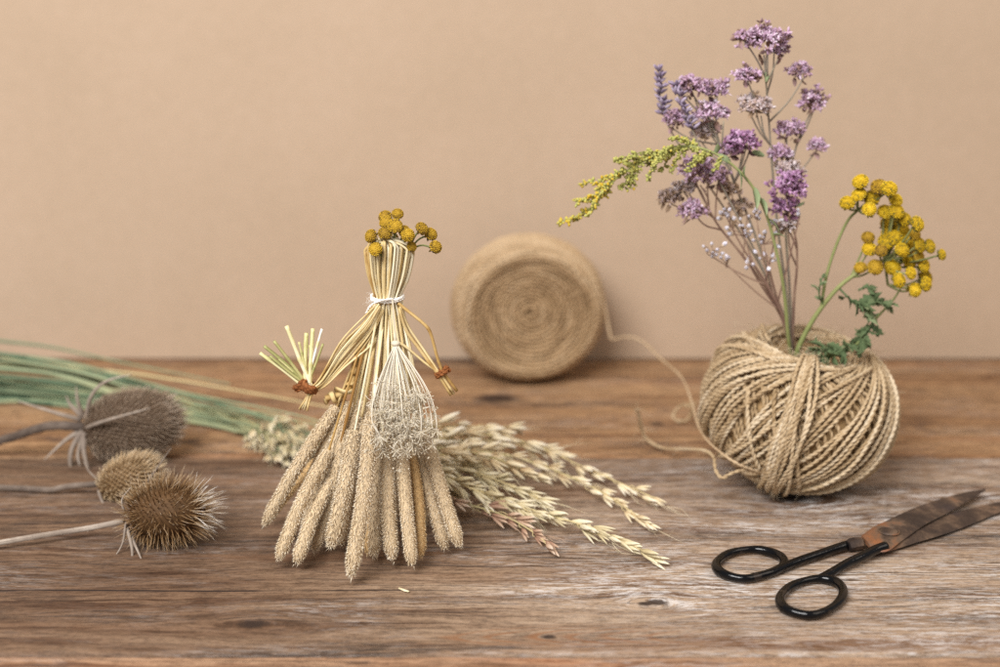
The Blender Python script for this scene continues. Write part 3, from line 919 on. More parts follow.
teasel('large grey brown oval teasel with long curved bracts, rearmost of the three', c2, P(180, 412, Y2 + .006) - P(84, 431, Y2), .0365,   .0285, M['teasel_grey'], 1150, .0075,
       [P(-40, 452, Y2 + .005), P(10, 438, Y2 + .004), P(50, 426, Y2), P(86, 427, Y2)],
       [[P(86, 428, Y2 - .012), P(105, 421, Y2 - .026), P(150, 408, Y2 - .034)],
        [P(86, 420, Y2 - .004), P(92, 395, Y2 - .008), P(105, 382, Y2 - .008), P(132, 374, Y2 - .006)],
        [P(82, 420, Y2 + .004), P(60, 414, Y2), P(40, 408, Y2), P(18, 401, Y2)],
        [P(82, 430, Y2), P(66, 440, Y2 - .006), P(44, 460, Y2 - .01)],
        [P(82, 430, Y2 - .006), P(71, 452, Y2 - .012), P(72, 470, Y2 - .014), P(86, 477, Y2 - .016), P(98, 474, Y2 - .016)],
        [P(84, 432, Y2 - .012), P(84, 452, Y2 - .018), P(90, 476, Y2 - .022)],
        [P(84, 418, Y2), P(78, 402, Y2), P(76, 386, Y2 + .004)],
        [P(84, 418, Y2 + .006), P(70, 404, Y2 + .01), P(66, 396, Y2 + .01)],
        [P(84, 432, Y2 - .01), P(78, 456, Y2 - .016), P(80, 466, Y2 - .02)]],
       st=.12, mess=.07, tipwhite=.15, fwd=.75, srel=1.2, power=1.15, bract_r=.0024)
stem_px_r = (.0016, .0021)
Y3 = .862
c3 = P(128, 480, Y3)
teasel('small tan teasel lying half hidden between the other two', c3, P(158, 462, Y3 - .004) - P(100, 494, Y3), .0235, .0165, M['teasel_tan'], 620, .0078,
       [P(-40, 520, Y3 + .01), P(20, 503, Y3 + .006), P(60, 488, Y3 + .002), P(98, 484, Y3)],
       [[P(146, 484, Y3 - .016), P(160, 464, Y3 - .02), P(171, 448, Y3 - .02)],
        [P(98, 480, Y3), P(88, 470, Y3), P(84, 462, Y3)],
        [P(98, 490, Y3 - .006), P(104, 504, Y3 - .012), P(116, 512, Y3 - .014)]],
       st=.3, mess=.12, tipwhite=.1, fwd=.85, srel=1.2, power=1.0, bract_r=.001, spt=.06)


mb = MB()
tube(mb, np.array([G(399, 588, .0012), G(405, 590.5, .0012), G(409, 591.5, .0012)]), [.0008, .001, .0007], 7, .85, flat=.5)
chip = mb.build('straw_chip', M['straw'], None, G(404, 590))
chip.location = tuple(float(q) for q in G(404, 590))
tag(chip, 'tiny pale chip of straw lying on the table in front of the doll', 'straw chip')

# ------------------------------------------------------------------ oat stalks
def oat(pts, head_from, n_sp, mat, label, group, tints=(0, 1), sp_len=.0166, spread=.46, stem_r=.0009, stem_t=(.2, .8), first=False):
    q = spline(pts, 70)
    q[:, 2] = np.maximum(q[:, 2], .0025)
    th = thing('oat_stalk', (q[35][0], q[35][1], 0), label, 'oat stalk', group)
    mb = MB()
    tube(mb, q, np.linspace(stem_r * 1.25, stem_r * .45, 70), 6, np.linspace(stem_t[0], stem_t[1], 70) + U(-.12, .12))
    mh = MB()
    T, Nn, B = frames(q)
    i0 = int(head_from * 69)
    for k in range(n_sp):
        u = (k + U(0, .8)) / n_sp
        i = min(int(i0 + u * (69 - i0)), 68)
        a = k * 2.4 + U(-.5, .5)
        out = math.cos(a) * Nn[i] + math.sin(a) * B[i]
        taper = 1 - .55 * u
        d = nrm(T[i] + out * spread * U(.5, 1.2) * taper)
        b = q[i] + out * .0006
        e = b + d * U(.002, .011) * taper + np.array([0, 0, -.0008])
        e[2] = max(e[2], .0035)
        tube(mb, spline([b, (b + e) / 2 + out * .001, e], 5), .0003, 4, stem_t[1])
        d2 = nrm(d + np.array([0, 0, -.12]) + rng.normal(0, .1, 3))
        if e[2] + d2[2] * sp_len < .003: d2[2] = max(d2[2], -.02)
        scatter(mh, *T_SPIKELET, e[None], d2[None], sp_len * U(.75, 1.15) * (.75 + .25 * taper), None, U(*tints))
        for j in range(2 if U(0, 1) < .35 else 0):   # fine awn
            tube(mh, spline([e + d2 * sp_len * .8, e + d2 * sp_len * 1.4 + rng.normal(0, .001, 3), e + d2 * sp_len * 2 + rng.normal(0, .003, 3)], 5), [.00018, .00015, .00012, .0001, .00006], 3, .7)
    part('stem', mb, M['green_stem'], th)
    if n_sp: part('seed_head', mh, mat, th)
    return th


GRP = 'dried oat stalks in the bundle behind the doll'


def lead(y0, y1, y2, y3):
    return [P(-60, y0, 1.085 + U(-.02, .02)), P(90, y1, 1.05 + U(-.02, .02)), P(220, y2 + 4, 1.0 + U(-.01, .01)), P(330, y3 + 2, .955 + U(-.01, .01))]


right = [
    ([G(430, 432, .03), G(520, 441, .02), G(590, 470, .012), G(662, 498, .008)], .62, 46, 'oat', (-.1, .25), 'oat ear reaching farthest to the upper right, nearest the twine ball'),
    ([G(430, 448, .03), G(510, 456, .02), G(590, 486, .01), G(658, 525, .007)], .62, 50, 'oat', (-.15, .2), 'middle one of the three long pale oat ears pointing right of the doll'),
    ([G(440, 478, .02), G(540, 512, .012), G(600, 531, .01), G(658, 554, .006)], .62, 50, 'oat_green', (-.1, .3), 'lowest long oat ear, its tip lying closest to the front scissor handles'),
    ([G(445, 498, .012), G(500, 514, .01), G(530, 530, .008), G(556, 544, .005)], .68, 34, 'oat_red', (-.15, .2), 'short reddish oat ear lying lowest beside the doll skirt'),
    ([G(425, 428, .035), G(465, 426, .03), G(500, 428, .026), G(524, 427, .022)], .66, 40, 'oat', (0, .3), 'short pale oat ear, uppermost of the ears right of the doll'),
    ([G(430, 440, .03), G(480, 440, .022), G(525, 444, .018), G(562, 450, .014)], .66, 40, 'oat', (-.1, .35), 'pale oat ear ending between the upper two long ears'),
    ([G(430, 462, .03), G(480, 474, .02), G(520, 490, .016), G(552, 502, .012)], .66, 44, 'oat_green', (-.15, .25), 'greenish oat ear in the thick of the bundle right of the doll'),
    ([G(430, 470, .03), G(470, 488, .022), G(505, 500, .016), G(538, 512, .012)], .66, 42, 'oat_green', (-.2, .15), 'greenish oat ear just above the short reddish one'),
    ([G(430, 452, .04), G(470, 452, .034), G(505, 462, .026), G(540, 474, .02)], .66, 42, 'oat', (-.2, .1), 'tan oat ear lying on top of the bundle right of the doll')]
for k in range(6):
    ex, ey = U(470, 530), U(436, 492)
    right.append(([G(425, 438 + (ey - 436) * .6 + U(-4, 4), U(.015, .035)), G((430 + ex) / 2, (442 + ey) / 2, U(.012, .03)), G(ex, ey, U(.006, .02))], .7, 34, ('oat', 'oat', 'oat_green')[k % 3], (-.25, .3),
                  'pale oat ear in the crowded part of the bundle directly right of the doll'))
for (pts, hf, n, m, tn, lab) in right:
    n = int(n * .58); pts = pts[:-1] + [pts[-1] - np.array([.005, 0, 0])]
    oat(lead(U(372, 412), U(392, 416), U(415, 438), U(438, 462)) + pts, hf, n, M[m], lab, GRP, tn, stem_t=(.25, 1.05))
for k in range(36):
    y0 = U(346, 420)
    y1 = 370 + (y0 - 350) * .66 + U(-7, 7)
    ex = U(275, 360)
    pts = [P(-60, y0 - 4, 1.09 + U(-.03, .03)), P(80, y1, 1.055 + U(-.02, .02)), P(180, 398 + (y0 - 350) * .5 + U(-7, 7), 1.02 + U(-.015, .015)), P(ex - 25, 436 + U(-14, 18), .965 + U(-.025, .012)), P(ex, 452 + U(-12, 14), .935 + U(-.02, .012))]
    oat(pts, .82, 12, M['oat_green' if k % 3 else 'oat'], 'thin green stemmed oat stalk among the stalks lying behind the teasels', GRP, (-.2, .25), .0115, .75, U(.0006, .0012), (U(-.2, .65), U(.4, .8)))
for k in range(7):   # broad green blades / stems without an ear
    y0 = U(354, 412)
    pts = [P(-60, y0, 1.07 + U(-.03, .03)), P(60, y0 + 10, 1.05), P(150, 404 + U(-12, 12), 1.02), P(250, 425 + U(-8, 8), .995)]
    oat(pts, .9, 0, None, 'bare green stem without an ear in the bundle behind the teasels', GRP, stem_r=U(.0011, .0017), stem_t=(U(-.2, .55), .7))
oat([P(-50, 352, 1.09), P(60, 366, 1.08), P(150, 376, 1.06), P(240, 391, 1.04), P(350, 411, 1.0)], .9, 0, None,
    'single pale yellow stalk lying apart above the green stems, left of the doll', GRP, stem_r=.0013, stem_t=(.8, 1.0))
oat([P(-60, 334, 1.12), P(0, 341, 1.11), P(50, 347, 1.105), P(120, 362, 1.09), P(230, 384, 1.05)], .9, 0, None,
    'green stalk rising highest against the board at the left edge', GRP, stem_r=.0012, stem_t=(.2, .5))


# ------------------------------------------------------------------ jute ball
BY0 = .892
BA, BB = .0640, .0492
BC = np.array([(798.5 - 500) / FPX * .942, BY0, BB + .0035])
ball = thing('twine_ball', (BC[0], BC[1], 0), 'big ball of natural jute twine with dried flowers stuck into its top', 'twine ball')
tx, ty = math.radians(9), math.radians(6)   # pole leans right and towards the viewer
RY = np.array([[math.cos(tx), 0, math.sin(tx)], [0, 1, 0], [-math.sin(tx), 0, math.cos(tx)]])
RX = np.array([[1, 0, 0], [0, math.cos(ty), -math.sin(ty)], [0, math.sin(ty), math.cos(ty)]])
RB = RX @ RY


def ball_pt(d, dr=0.0):
    d = nrm(d)
    r = np.hypot(d[:, 0], d[:, 1])
    th = np.arccos(np.clip(d[:, 2], -1, 1))
    z = np.sign(d[:, 2]) * np.abs(d[:, 2]) ** .9
    rr = r ** .86
    k = np.where(r > 1e-6, rr / np.maximum(r, 1e-6), 1)
    p = np.stack([d[:, 0] * k * (BA + dr), d[:, 1] * k * (BA + dr), z * (BB + dr)], 1)
    p[:, 2] -= .015 * np.exp(-(th / .34) ** 2)
    w = p @ RB.T + BC
    w[:, 2] = np.maximum(w[:, 2], .002)
    return w


v, f = sphere(1, 1, 1, 64, 40)
mb = MB(); mb.add(ball_pt(v, -.0035), f, .4)
core = part('wound_core', mb, M['jute_core'], ball)


def half_arc(az, e, hand, n=90, lo=0.0, hi=1.0):
    """half great circle from its lowest to its highest point, passing e radians from the poles"""
    nv = np.array([math.cos(az) * math.cos(e), math.sin(az) * math.cos(e), math.sin(e)])
    u = nrm(np.array([0, 0, 1.0]) - nv * nv[2])
    w = np.cross(nv, u) * hand
    t = np.linspace(PI * (1 - lo), PI * (1 - hi), n)
    return np.cos(t)[:, None] * u + np.sin(t)[:, None] * w


mb = MB()
for k in range(76):
    az = k * 2 * PI / 76 + rng.normal(0, .02)
    twine(mb, ball_pt(half_arc(az, .42 + rng.normal(0, .05), 1), rng.normal(-.0012, .0005)), .00088, .0085, .35 + rng.normal(0, .1), fuzz=4)
part('under_winding', mb, M['jute'], ball)
mb = MB()
for k in range(80):
    az = k * 2 * PI / 80 + rng.normal(0, .03)
    e = .46 + .12 * math.sin(az * 2 + 1) + rng.normal(0, .05)
    twine(mb, ball_pt(half_arc(az, e, -1, lo=.02, hi=.99), rng.normal(.0012, .0006)), rng.uniform(.00076, .00092), .0085, .5 + rng.normal(0, .12), fuzz=26, fz=.006)
for k in range(9):    # looser outer turns on the right
    az = U(0, 6.28)
    twine(mb, ball_pt(half_arc(az, .5 + rng.normal(0, .08), -1), .0034), .0009, .0085, .62 + rng.normal(0, .1), fuzz=30, fz=.006)
part('outer_winding', mb, M['jute'], ball)
mb = MB()
for k in range(16):   # upright gathered strands down the front
    a0 = math.radians(-106 + U(-13, 10)); a1 = math.radians(-112 + (k - 8) * 1.4 + U(-2, 2))
    th = np.linspace(U(.22, .4), U(2.35, 2.7), 60)
    az = a0 + (a1 - a0) * (th - th[0]) / (th[-1] - th[0]) + .07 * np.sin(th * 2 + U(0, 6))
    d = np.stack([np.sin(th) * np.cos(az), np.sin(th) * np.sin(az), np.cos(th)], 1)
    twine(mb, ball_pt(d, .0033 + U(0, .0034)), .00086, .0085, .46 + rng.normal(0, .12), fuzz=46, fz=.008)
for k in range(5):
    th = np.linspace(U(.8, 1.2), U(2.0, 2.4), 40)
    az = math.radians(-150 + 9 * k + U(-4, 4)) + U(-.5, .4) * (th - th[0])
    d = np.stack([np.sin(th) * np.cos(az), np.sin(th) * np.sin(az), np.cos(th)], 1)
    twine(mb, ball_pt(d, .003), .001, .0085, .4 + rng.normal(0, .1), fuzz=12)
part('gathered_strands', mb, M['jute'], ball)
mb = MB()
# fibrous fluff round the hole
for k in range(380):
    th = U(.05, .7); az = U(0, 2 * PI)
    d = np.array([[math.sin(th) * math.cos(az), math.sin(th) * math.sin(az), math.cos(th)]])
    p = ball_pt(d, .001)[0]
    q = p + rng.normal(0, .006, 3) * np.array([1, 1, .5]) + np.array([0, 0, .003])
    r = q + rng.normal(0, .005, 3)
    tube(mb, spline([p, q, r], 5), [.00016, .00015, .00014, .0001, .00006], 3, U(.3, .9))
part('loose_fibres', mb, M['jute'], ball)
mb = MB()
le = spline([P(764, 474, .848), P(744, 470, .838), P(730, 474, .836), P(722, 478, .838), P(716, 471, .842), P(714, 458, .85), P(706, 451, .87), P(690, 449, .905),
             P(660, 447, .94), P(646, 438, .955), P(641, 428, .955), P(639, 416, .95), P(636, 409, .945)], 90)
le[:, 2] = np.maximum(le[:, 2], .003)
twine(mb, le, .0008, .0085, .5, fuzz=70, fz=.007)
ring_c = G(679, 412, .012)
a = np.linspace(.4, 2 * PI + 1.2, 50)
rg = np.stack([ring_c[0] + .0068 * np.cos(a) * (1 + .15 * np.sin(2 * a)) + .0010 * a, ring_c[1] + .004 * np.sin(a) + .0018 * a, ring_c[2] + .0062 * np.sin(a + .4) + .0012 * np.sin(a * 2.3) - .003], 1)
rg = np.vstack([rg, spline([rg[-1], P(700, 425, 1.0), P(716, 430, .96)], 14)[1:]])
rg[:, 2] = np.maximum(rg[:, 2], .003)
twine(mb, rg, .0009, .0085, .35, fuzz=40, fz=.005)
end = le[-1]
for k in range(26):
    d = nrm(np.array([-.4, -.2, .1]) + rng.normal(0, .8, 3)); j = le[-1 - int(U(0, 22))]
    q = spline([j, j + d * .006, j + d * U(.008, .02) + np.array([0, 0, -.004])], 5); q[:, 2] = np.maximum(q[:, 2], .002)
    tube(mb, q, [.0002, .00018, .00015, .0001, .00006], 3, U(.3, .9))
part('loose_end', mb, M['jute'], ball)

# ------------------------------------------------------------------ twine roll leaning on the board
RC = P(529, 313, 1.112)
roll = thing('twine_roll', (RC[0], RC[1], 0), 'flat round spool of pale jute cord standing on edge against the board', 'twine roll')
axr = nrm(np.array([.10, -1.0, -.02])); er = nrm(np.cross(axr, [0, 0, 1])); eu = np.cross(er, axr) * .955
RO = np.array([RC[0], RC[1], 0.0622])
# profile (radius, along axis towards the viewer) from centre of the front face round to the back
prof = spline([(0, .0125, 0), (.012, .0135, 0), (.03, .0155, 0), (.046, .0190, 0), (.0515, .0215, 0), (.0545, .0195, 0), (.0588, .0125, 0), (.0622, .002, 0), (.0632, -.010, 0), (.060, -.021, 0), (.054, -.028, 0), (.03, -.030, 0)], 240)[:, :2]
L = np.concatenate([[0], np.cumsum(np.linalg.norm(np.diff(prof, axis=0), axis=1))])
dia = .0036
N = int(L[-1] / dia * 64)
s = np.linspace(.002, L[-1], N)
a = -np.arange(N) * 2 * PI / 64
s = s + .0009 * np.sin(a * 1.037 + 1) + .0005 * np.sin(a * 2.021) + .0004 * np.sin(a * 5.3)
rad = np.interp(s, L, prof[:, 0]) ; hh = np.interp(s, L, prof[:, 1]) + .0007 * np.sin(a * .983 + 2) + .0005 * np.sin(a * 3.07)
path = RO + rad[:, None] * (np.cos(a)[:, None] * er + np.sin(a)[:, None] * eu) + hh[:, None] * axr
path[:, 2] = np.maximum(path[:, 2], .003)
kf = int(np.searchsorted(s, .0535))
mb = MB()
twine(mb, path[:kf], .00125, .011, .34, fuzz=700, fz=.008)
twine(mb, path[kf - 1:], .00125, .011, .62, fuzz=500, fz=.007)
part('winding', mb, M['jute_pale'], roll)
mb = MB()
ring = np.linspace(0, 2 * PI, 56, endpoint=False)
V = np.concatenate([RO + r_ * .955 * (np.cos(ring)[:, None] * er + np.sin(ring)[:, None] * eu) + (h_ * .9) * axr for r_, h_ in prof[4::8]])
nr = len(prof[4::8])
F = np.array([(i * 56 + k, i * 56 + (k + 1) % 56, (i + 1) * 56 + (k + 1) % 56, (i + 1) * 56 + k) for i in range(nr - 1) for k in range(56)])
V[:, 2] = np.maximum(V[:, 2], .002)
mb.add(V, [F, np.arange(56), np.arange(56)[::-1] + (nr - 1) * 56], .3)
part('spool_core', mb, M['jute_core'], roll)
mb = MB()
sl = spline([P(600, 290, 1.105), P(606, 312, 1.10), P(609, 330, 1.095), P(612, 339, 1.09), P(622, 337, 1.085), P(638, 339, 1.07), P(660, 358, 1.03), P(682, 378, .985), P(692, 402, .945), P(698, 424, .91), P(712, 445, .862), P(738, 464, .836), P(764, 474, .846)], 110)
twine(mb, sl, .0006, .0085, .75, fuzz=60, fz=.006)
part('trailing_cord', mb, M['jute_pale'], roll)


# ------------------------------------------------------------------ flowers stuck in the ball
BASE = P(795, 357, BY0 - .004)


def bq(x, y, dy): return P(x, y, BY0 + dy)


def cluster(mb, c, r, up, n=None, elong=1.0, tint=0.0, tpl=T_FLOWER, fs=.0036):
    n = n or int(28 + (r / .001) ** 2 * .72)
    d = nrm(rng.normal(0, 1, (n, 3)))
    d[:, 2] = np.where(d[:, 2] < -.35, -d[:, 2], d[:, 2])
    rad = r * rng.uniform(.35, 1.0, n) ** .6
    lump = 1 + .34 * np.sin(d[:, 0] * 5 + c[0] * 900) * np.sin(d[:, 2] * 5 + c[2] * 700)
    pos = c + d * (rad * lump)[:, None] * np.array([1, 1, .8 * elong])
    dirs = nrm(d + np.array([0, 0, .35]) + rng.normal(0, .3, (n, 3)))
    scatter(mb, *tpl, pos, dirs, fs * rng.uniform(.65, 1.15, n), None, rng.normal(tint, .22, n))


def sprig(name, label, cat, group, stem, clusters, mat, stem_mat, r0=.0012, leaves=(), y0=0.0):
    th = thing(name, BASE, label, cat, group)
    main = spline([BASE - np.array([0, 0, .02])] + [bq(*q) for q in stem], 60)
    mb = MB()
    tube(mb, main, np.linspace(r0, r0 * .45, 60), 6, .5 + .2 * np.sin(np.arange(60) * .5))
    for (x, y, rpx, dy, el, tint, mm) in clusters:
        c = bq(x, y, dy)
        r = rpx * mpp(c)
        j = int(np.argmin(np.linalg.norm(main - (c - np.array([0, 0, .028])), axis=1)))
        j = min(j, 56)
        b = main[j]
        for q in range(1 + int(rpx > 14) * 2):
            e = c + rng.normal(0, r * .35, 3) - np.array([0, 0, r * .2])
            tube(mb, spline([b, b * .45 + e * .55 + np.array([0, 0, -.003]) + rng.normal(0, .001, 3), e], 8), np.linspace(.0007, .0004, 8), 5, U(.2, .8))
        cm = MB(); cluster(cm, c, r * 1.08, None, None, el, tint)
        # dull calyx leaves below the blooms
        k = 7
        scatter(cm, *strip(4, 1, .26, -.3, .3, .0, .2, .1, .1), np.repeat(c[None] - np.array([[0, 0, r * .35]]), k, 0) + rng.normal(0, r * .25, (k, 3)), nrm(rng.normal(0, 1, (k, 3)) + np.array([0, 0, -.3])), rng.uniform(.004, .0075, k), None, rng.uniform(-.1, .1, k))
        part('flower_cluster', cm, M[mm or mat], th)
    part('stem', mb, M[stem_mat], th)
    for (x, y, dy, dx_, dz_, l) in leaves:
        lm = MB()
        scatter(lm, *strip(6, 1, .22, -.5, .35, .3, .6, .06, .08), bq(x, y, dy)[None], nrm(np.array([[dx_, -.3, dz_]])), l)
        part('leaf', lm, M['sage_leaf'], th)
    return th


OG = 'dried purple oregano sprigs in the twine ball'
sprig('oregano_sprig', 'tallest purple oregano sprig, its top bloom highest in the bouquet', 'dried flower', OG,
      [(790, 335, -.003), (786, 290, 0), (778, 230, .004), (772, 165, .006), (768, 108, .004), (764, 55, 0)],
      [(763, 42, 23, 0, .8, .06, None), (748, 77, 13, -.006, .9, .05, None), (799, 72, 11.5, .006, 1, .02, None), (755, 107, 15, 0, .9, .3, 'oregano_pale'), (741, 36, 5, 0, 1, 0, None), (780, 50, 9, .004, .8, .1, None)],
      'oregano', 'grey_stem', leaves=[(766, 72, 0, .2, -1, .007)])
sprig('oregano_sprig', 'rightmost oregano sprig with small loose purple blooms', 'dried flower', OG,
      [(792, 335, 0), (789, 280, .004), (786, 230, .01), (788, 185, .013), (799, 138, .014), (811, 112, .014)],
      [(812, 103, 13, .014, 1.35, .05, None), (789, 131, 14, .012, .95, -.05, None), (817.5, 146, 9, .016, .9, .1, None), (781, 155, 11.5, .006, 1, .02, None), (789, 170, 12, .004, .9, .3, 'oregano_pale')],
      'oregano', 'grey_stem')
sprig('oregano_sprig', 'broad oregano sprig with many mauve blooms at the upper left of the bouquet', 'dried flower', OG,
      [(788, 335, .002), (772, 285, .004), (754, 232, .006), (737, 190, .004), (722, 150, .002), (712, 118, 0)],
      [(692, 88, 16, 0, .9, 0, None), (715, 90, 14, .004, .9, .05, None), (711, 114, 17, -.003, .9, .12, None), (674, 121, 12, .004, 1.1, -.05, None), (706, 133, 13, .006, .9, .2, 'oregano_pale'), (743, 143, 17.5, -.006, .85, .05, 'oregano_deep'), (730, 152, 9, 0, .9, -.05, None)],
      'oregano', 'grey_stem', leaves=[(752, 152, -.004, 1, -.2, .009)])
sprig('oregano_sprig', 'oregano sprig with one long deep purple bloom above the yellow buttons', 'dried flower', OG,
      [(793, 335, -.006), (794, 300, -.008), (797, 265, -.01), (796, 240, -.01), (788, 214, -.012)],
      [(788, 190, 17, -.014, 1.15, .02, 'oregano_deep'), (784, 209, 13, -.012, .9, .06, 'oregano_deep'), (795, 178, 8, -.012, 1, 0, 'oregano_deep'), (787, 226, 9, -.01, .8, .3, 'oregano_pale')],
      'oregano_deep', 'brown_stem', leaves=[(796, 205, -.014, 1, .1, .006)])
sprig('oregano_sprig', 'oregano sprig leaning left with mauve and faded tan blooms', 'dried flower', OG,
      [(788, 335, -.004), (768, 292, -.008), (742, 255, -.01), (716, 222, -.01), (700, 190, -.01)],
      [(699, 172, 19, -.012, .95, .05, None), (717, 178, 12, -.006, .9, -.1, None), (692, 211, 13, -.014, 1.0, 0, None), (668, 198, 11, -.01, .9, .15, 'oregano_pale'), (684, 189, 12, -.006, .8, .15, 'oregano_pale'), (730, 190, 10, 0, .7, -.05, 'oregano_pale'), (740, 208, 12, .006, .7, -.12, 'oregano_pale')],
      'oregano', 'brown_stem', r0=.0014)

wf = thing('white_flower_sprig', BASE, 'sprig of tiny white papery buds low in the bouquet', 'dried flower')
mb = MB()
hub = spline([BASE - np.array([0, 0, .02]), bq(786, 325, -.012), bq(770, 290, -.016), bq(752, 262, -.018)], 30)
tube(mb, hub, np.linspace(.0014, .0009, 30), 6, .4)
for (x, y, n, w) in ((727, 213, 9, 9), (745, 232, 12, 12), (712, 252, 9, 10), (727, 260, 7, 8), (764, 240, 9, 10), (768, 257, 9, 9), (750, 262, 5, 6), (777, 224, 7, 8), (800, 212, 4, 5), (757, 215, 6, 7)):
    c = bq(x, y, -.018)
    b = hub[int(U(12, 29))]
    tube(mb, spline([b, b * .5 + c * .5 + np.array([0, 0, -.003]), c - np.array([0, 0, .003])], 8), np.linspace(.0007, .0004, 8), 5, U(.2, .9))
    cm = MB()
    pos, dr = [], []
    for k in range(n):
        e = bq(x + rng.normal(0, w * .55), y + rng.normal(0, w * .5), -.018 + U(-.007, .007))
        tube(mb, spline([c - np.array([0, 0, .003]), (c + e) / 2 + rng.normal(0, .001, 3), e], 6), .0003, 4, U(.3, 1))
        pos.append(e); dr.append(nrm(e - c + np.array([0, -.003, .004])))
    scatter(cm, *T_CUP, pos, dr, rng.uniform(.0026, .0044, n), None, rng.normal(0, .12, n))
    part('bud_cluster', cm, M['white_bud'], wf)
part('stem', mb, M['brown_stem'], wf)

for (lab, st, top, bot, dy) in (('lavender spike standing alone at the far left of the bouquet', [(789, 330), (758, 262), (712, 190), (676, 140), (662, 108)], (659, 70), (664, 114), .008),
                                ('lavender spike in front of the mauve blooms, right of the lone one', [(789, 332), (760, 262), (725, 192), (697, 140), (688, 120)], (675, 86), (693, 128), -.012)):
    th = thing('lavender_sprig', BASE, lab, 'dried flower', 'lavender sprigs in the twine ball')
    mb = MB()
    tube(mb, spline([BASE - np.array([0, 0, .015])] + [bq(x, y, dy) for x, y in st] + [bq(*top, dy)], 50), np.linspace(.0009, .0004, 50), 5, .5)
    part('stem', mb, M['grey_stem'], th)
    cm = MB()
    for u in np.linspace(0, 1, 9):
        c = bq(bot[0] + (top[0] - bot[0]) * u, bot[1] + (top[1] - bot[1]) * u, dy)
        c = c + rng.normal(0, .0006, 3)
        k = 6 + int(U(0, 4))
        a = np.arange(k) * 2 * PI / k + u * 7 + rng.normal(0, .3, k)
        o = np.stack([np.cos(a), np.sin(a), np.full(k, .9)], 1)
        scatter(cm, *T_BUD, c + o * np.array([.0024, .0024, .001]) * (1 - .4 * u), o + rng.normal(0, .3, (k, 3)), rng.uniform(.7, 1.15, k)[:, None] * np.array([[.0033, .0033, .0066]]), None, rng.uniform(-.3, .4, k))
    part('flower_spike', cm, M['lavender'], th)

# arching yellow green sprig
ms = thing('goldenrod_sprig', BASE, 'arching yellow green sprig of tiny buds drooping to the left out of the bouquet', 'dried flower')
gp = spline([BASE - np.array([0, 0, .015]), bq(788, 335, -.016), bq(785, 300, -.02), bq(780, 268, -.024), bq(763, 206, -.028), bq(744, 176, -.03), bq(716, 154, -.032), bq(688, 146, -.032), bq(664, 150, -.032), bq(637, 165, -.032), bq(611, 182, -.032), bq(590, 210, -.032), bq(556, 224, -.032)], 140)
mb = MB()
tube(mb, gp, np.linspace(.0014, .0004, 140), 6, np.linspace(.5, .9, 140))
part('stem', mb, M['olive_stem'], ms)
bm = MB()
rac = []
for i in range(74, 140, 3):
    u = (i - 74) / 66
    l = (.010 + .016 * math.sin(PI * min(u * 1.05, 1)) ** 1.0) * U(.35, 1.0)
    if i > 128: l *= .45
    side = 1 if (i // 3) % 2 else -1
    dr = nrm(np.array([-.55 - .3 * u, side * .5 + U(-.3, .3), U(-.8, .55) if u > .12 else U(-.9, -.1)]))
    e = gp[i] + dr * l + np.array([0, 0, -.25 * l])
    rac.append(spline([gp[i], gp[i] + dr * l * .5, e], 12))
for (i, x, y) in ((96, 628, 190), (98, 622, 188), (84, 671, 172), (82, 664, 158), (78, 688, 171), (88, 648, 178), (112, 606, 196), (118, 598, 200), (106, 634, 186)):
    rac.append(spline([gp[i], (gp[i] + bq(x, y, -.032)) / 2 + np.array([-.002, 0, .003]), bq(x, y, -.032 + U(-.006, .006))], 12))
for q in rac:
    tube(bm, q, np.linspace(.0004, .0002, len(q)), 4, .2)
    n = int(14 + np.linalg.norm(q[-1] - q[0]) / .00062)
    ii = rng.integers(1, len(q), n)
    dd = nrm(rng.normal(0, 1, (n, 3)) + np.array([-.4, 0, -.1]))
    gold = np.where(q[ii][:, 0] < bq(612, 190, -.03)[0], .28, 0.0)
    scatter(bm, *T_BUD, q[ii] + dd * rng.uniform(.0005, .0022, n)[:, None], dd, rng.uniform(.0016, .0031, n), None, rng.normal(0, .14, n) + gold)
n = 120
ii = rng.integers(92, 139, n); dd = nrm(rng.normal(0, 1, (n, 3)))
scatter(bm, *T_BUD, gp[ii] + dd * .0014, dd, rng.uniform(.0016, .003, n), None, rng.normal(.1, .16, n))
part('bud_sprays', bm, M['mugwort'], ms)
for (i, dx, dz, l) in ((60, .5, -1, .014), (63, -.5, .5, .012), (56, .7, -.8, .012), (68, .6, -.9, .012), (71, -.6, .6, .01), (50, 1, -.5, .012), (74, -.3, -1, .012), (77, .4, .8, .009), (46, .8, .3, .009)):
    lm = MB(); scatter(lm, *strip(6, 1, .2, -.45, .35, .3, .7, .05, .08), gp[i][None], nrm(np.array([[dx, -.4, dz]])), l)
    part('leaf', lm, M['sage_leaf'], ms)

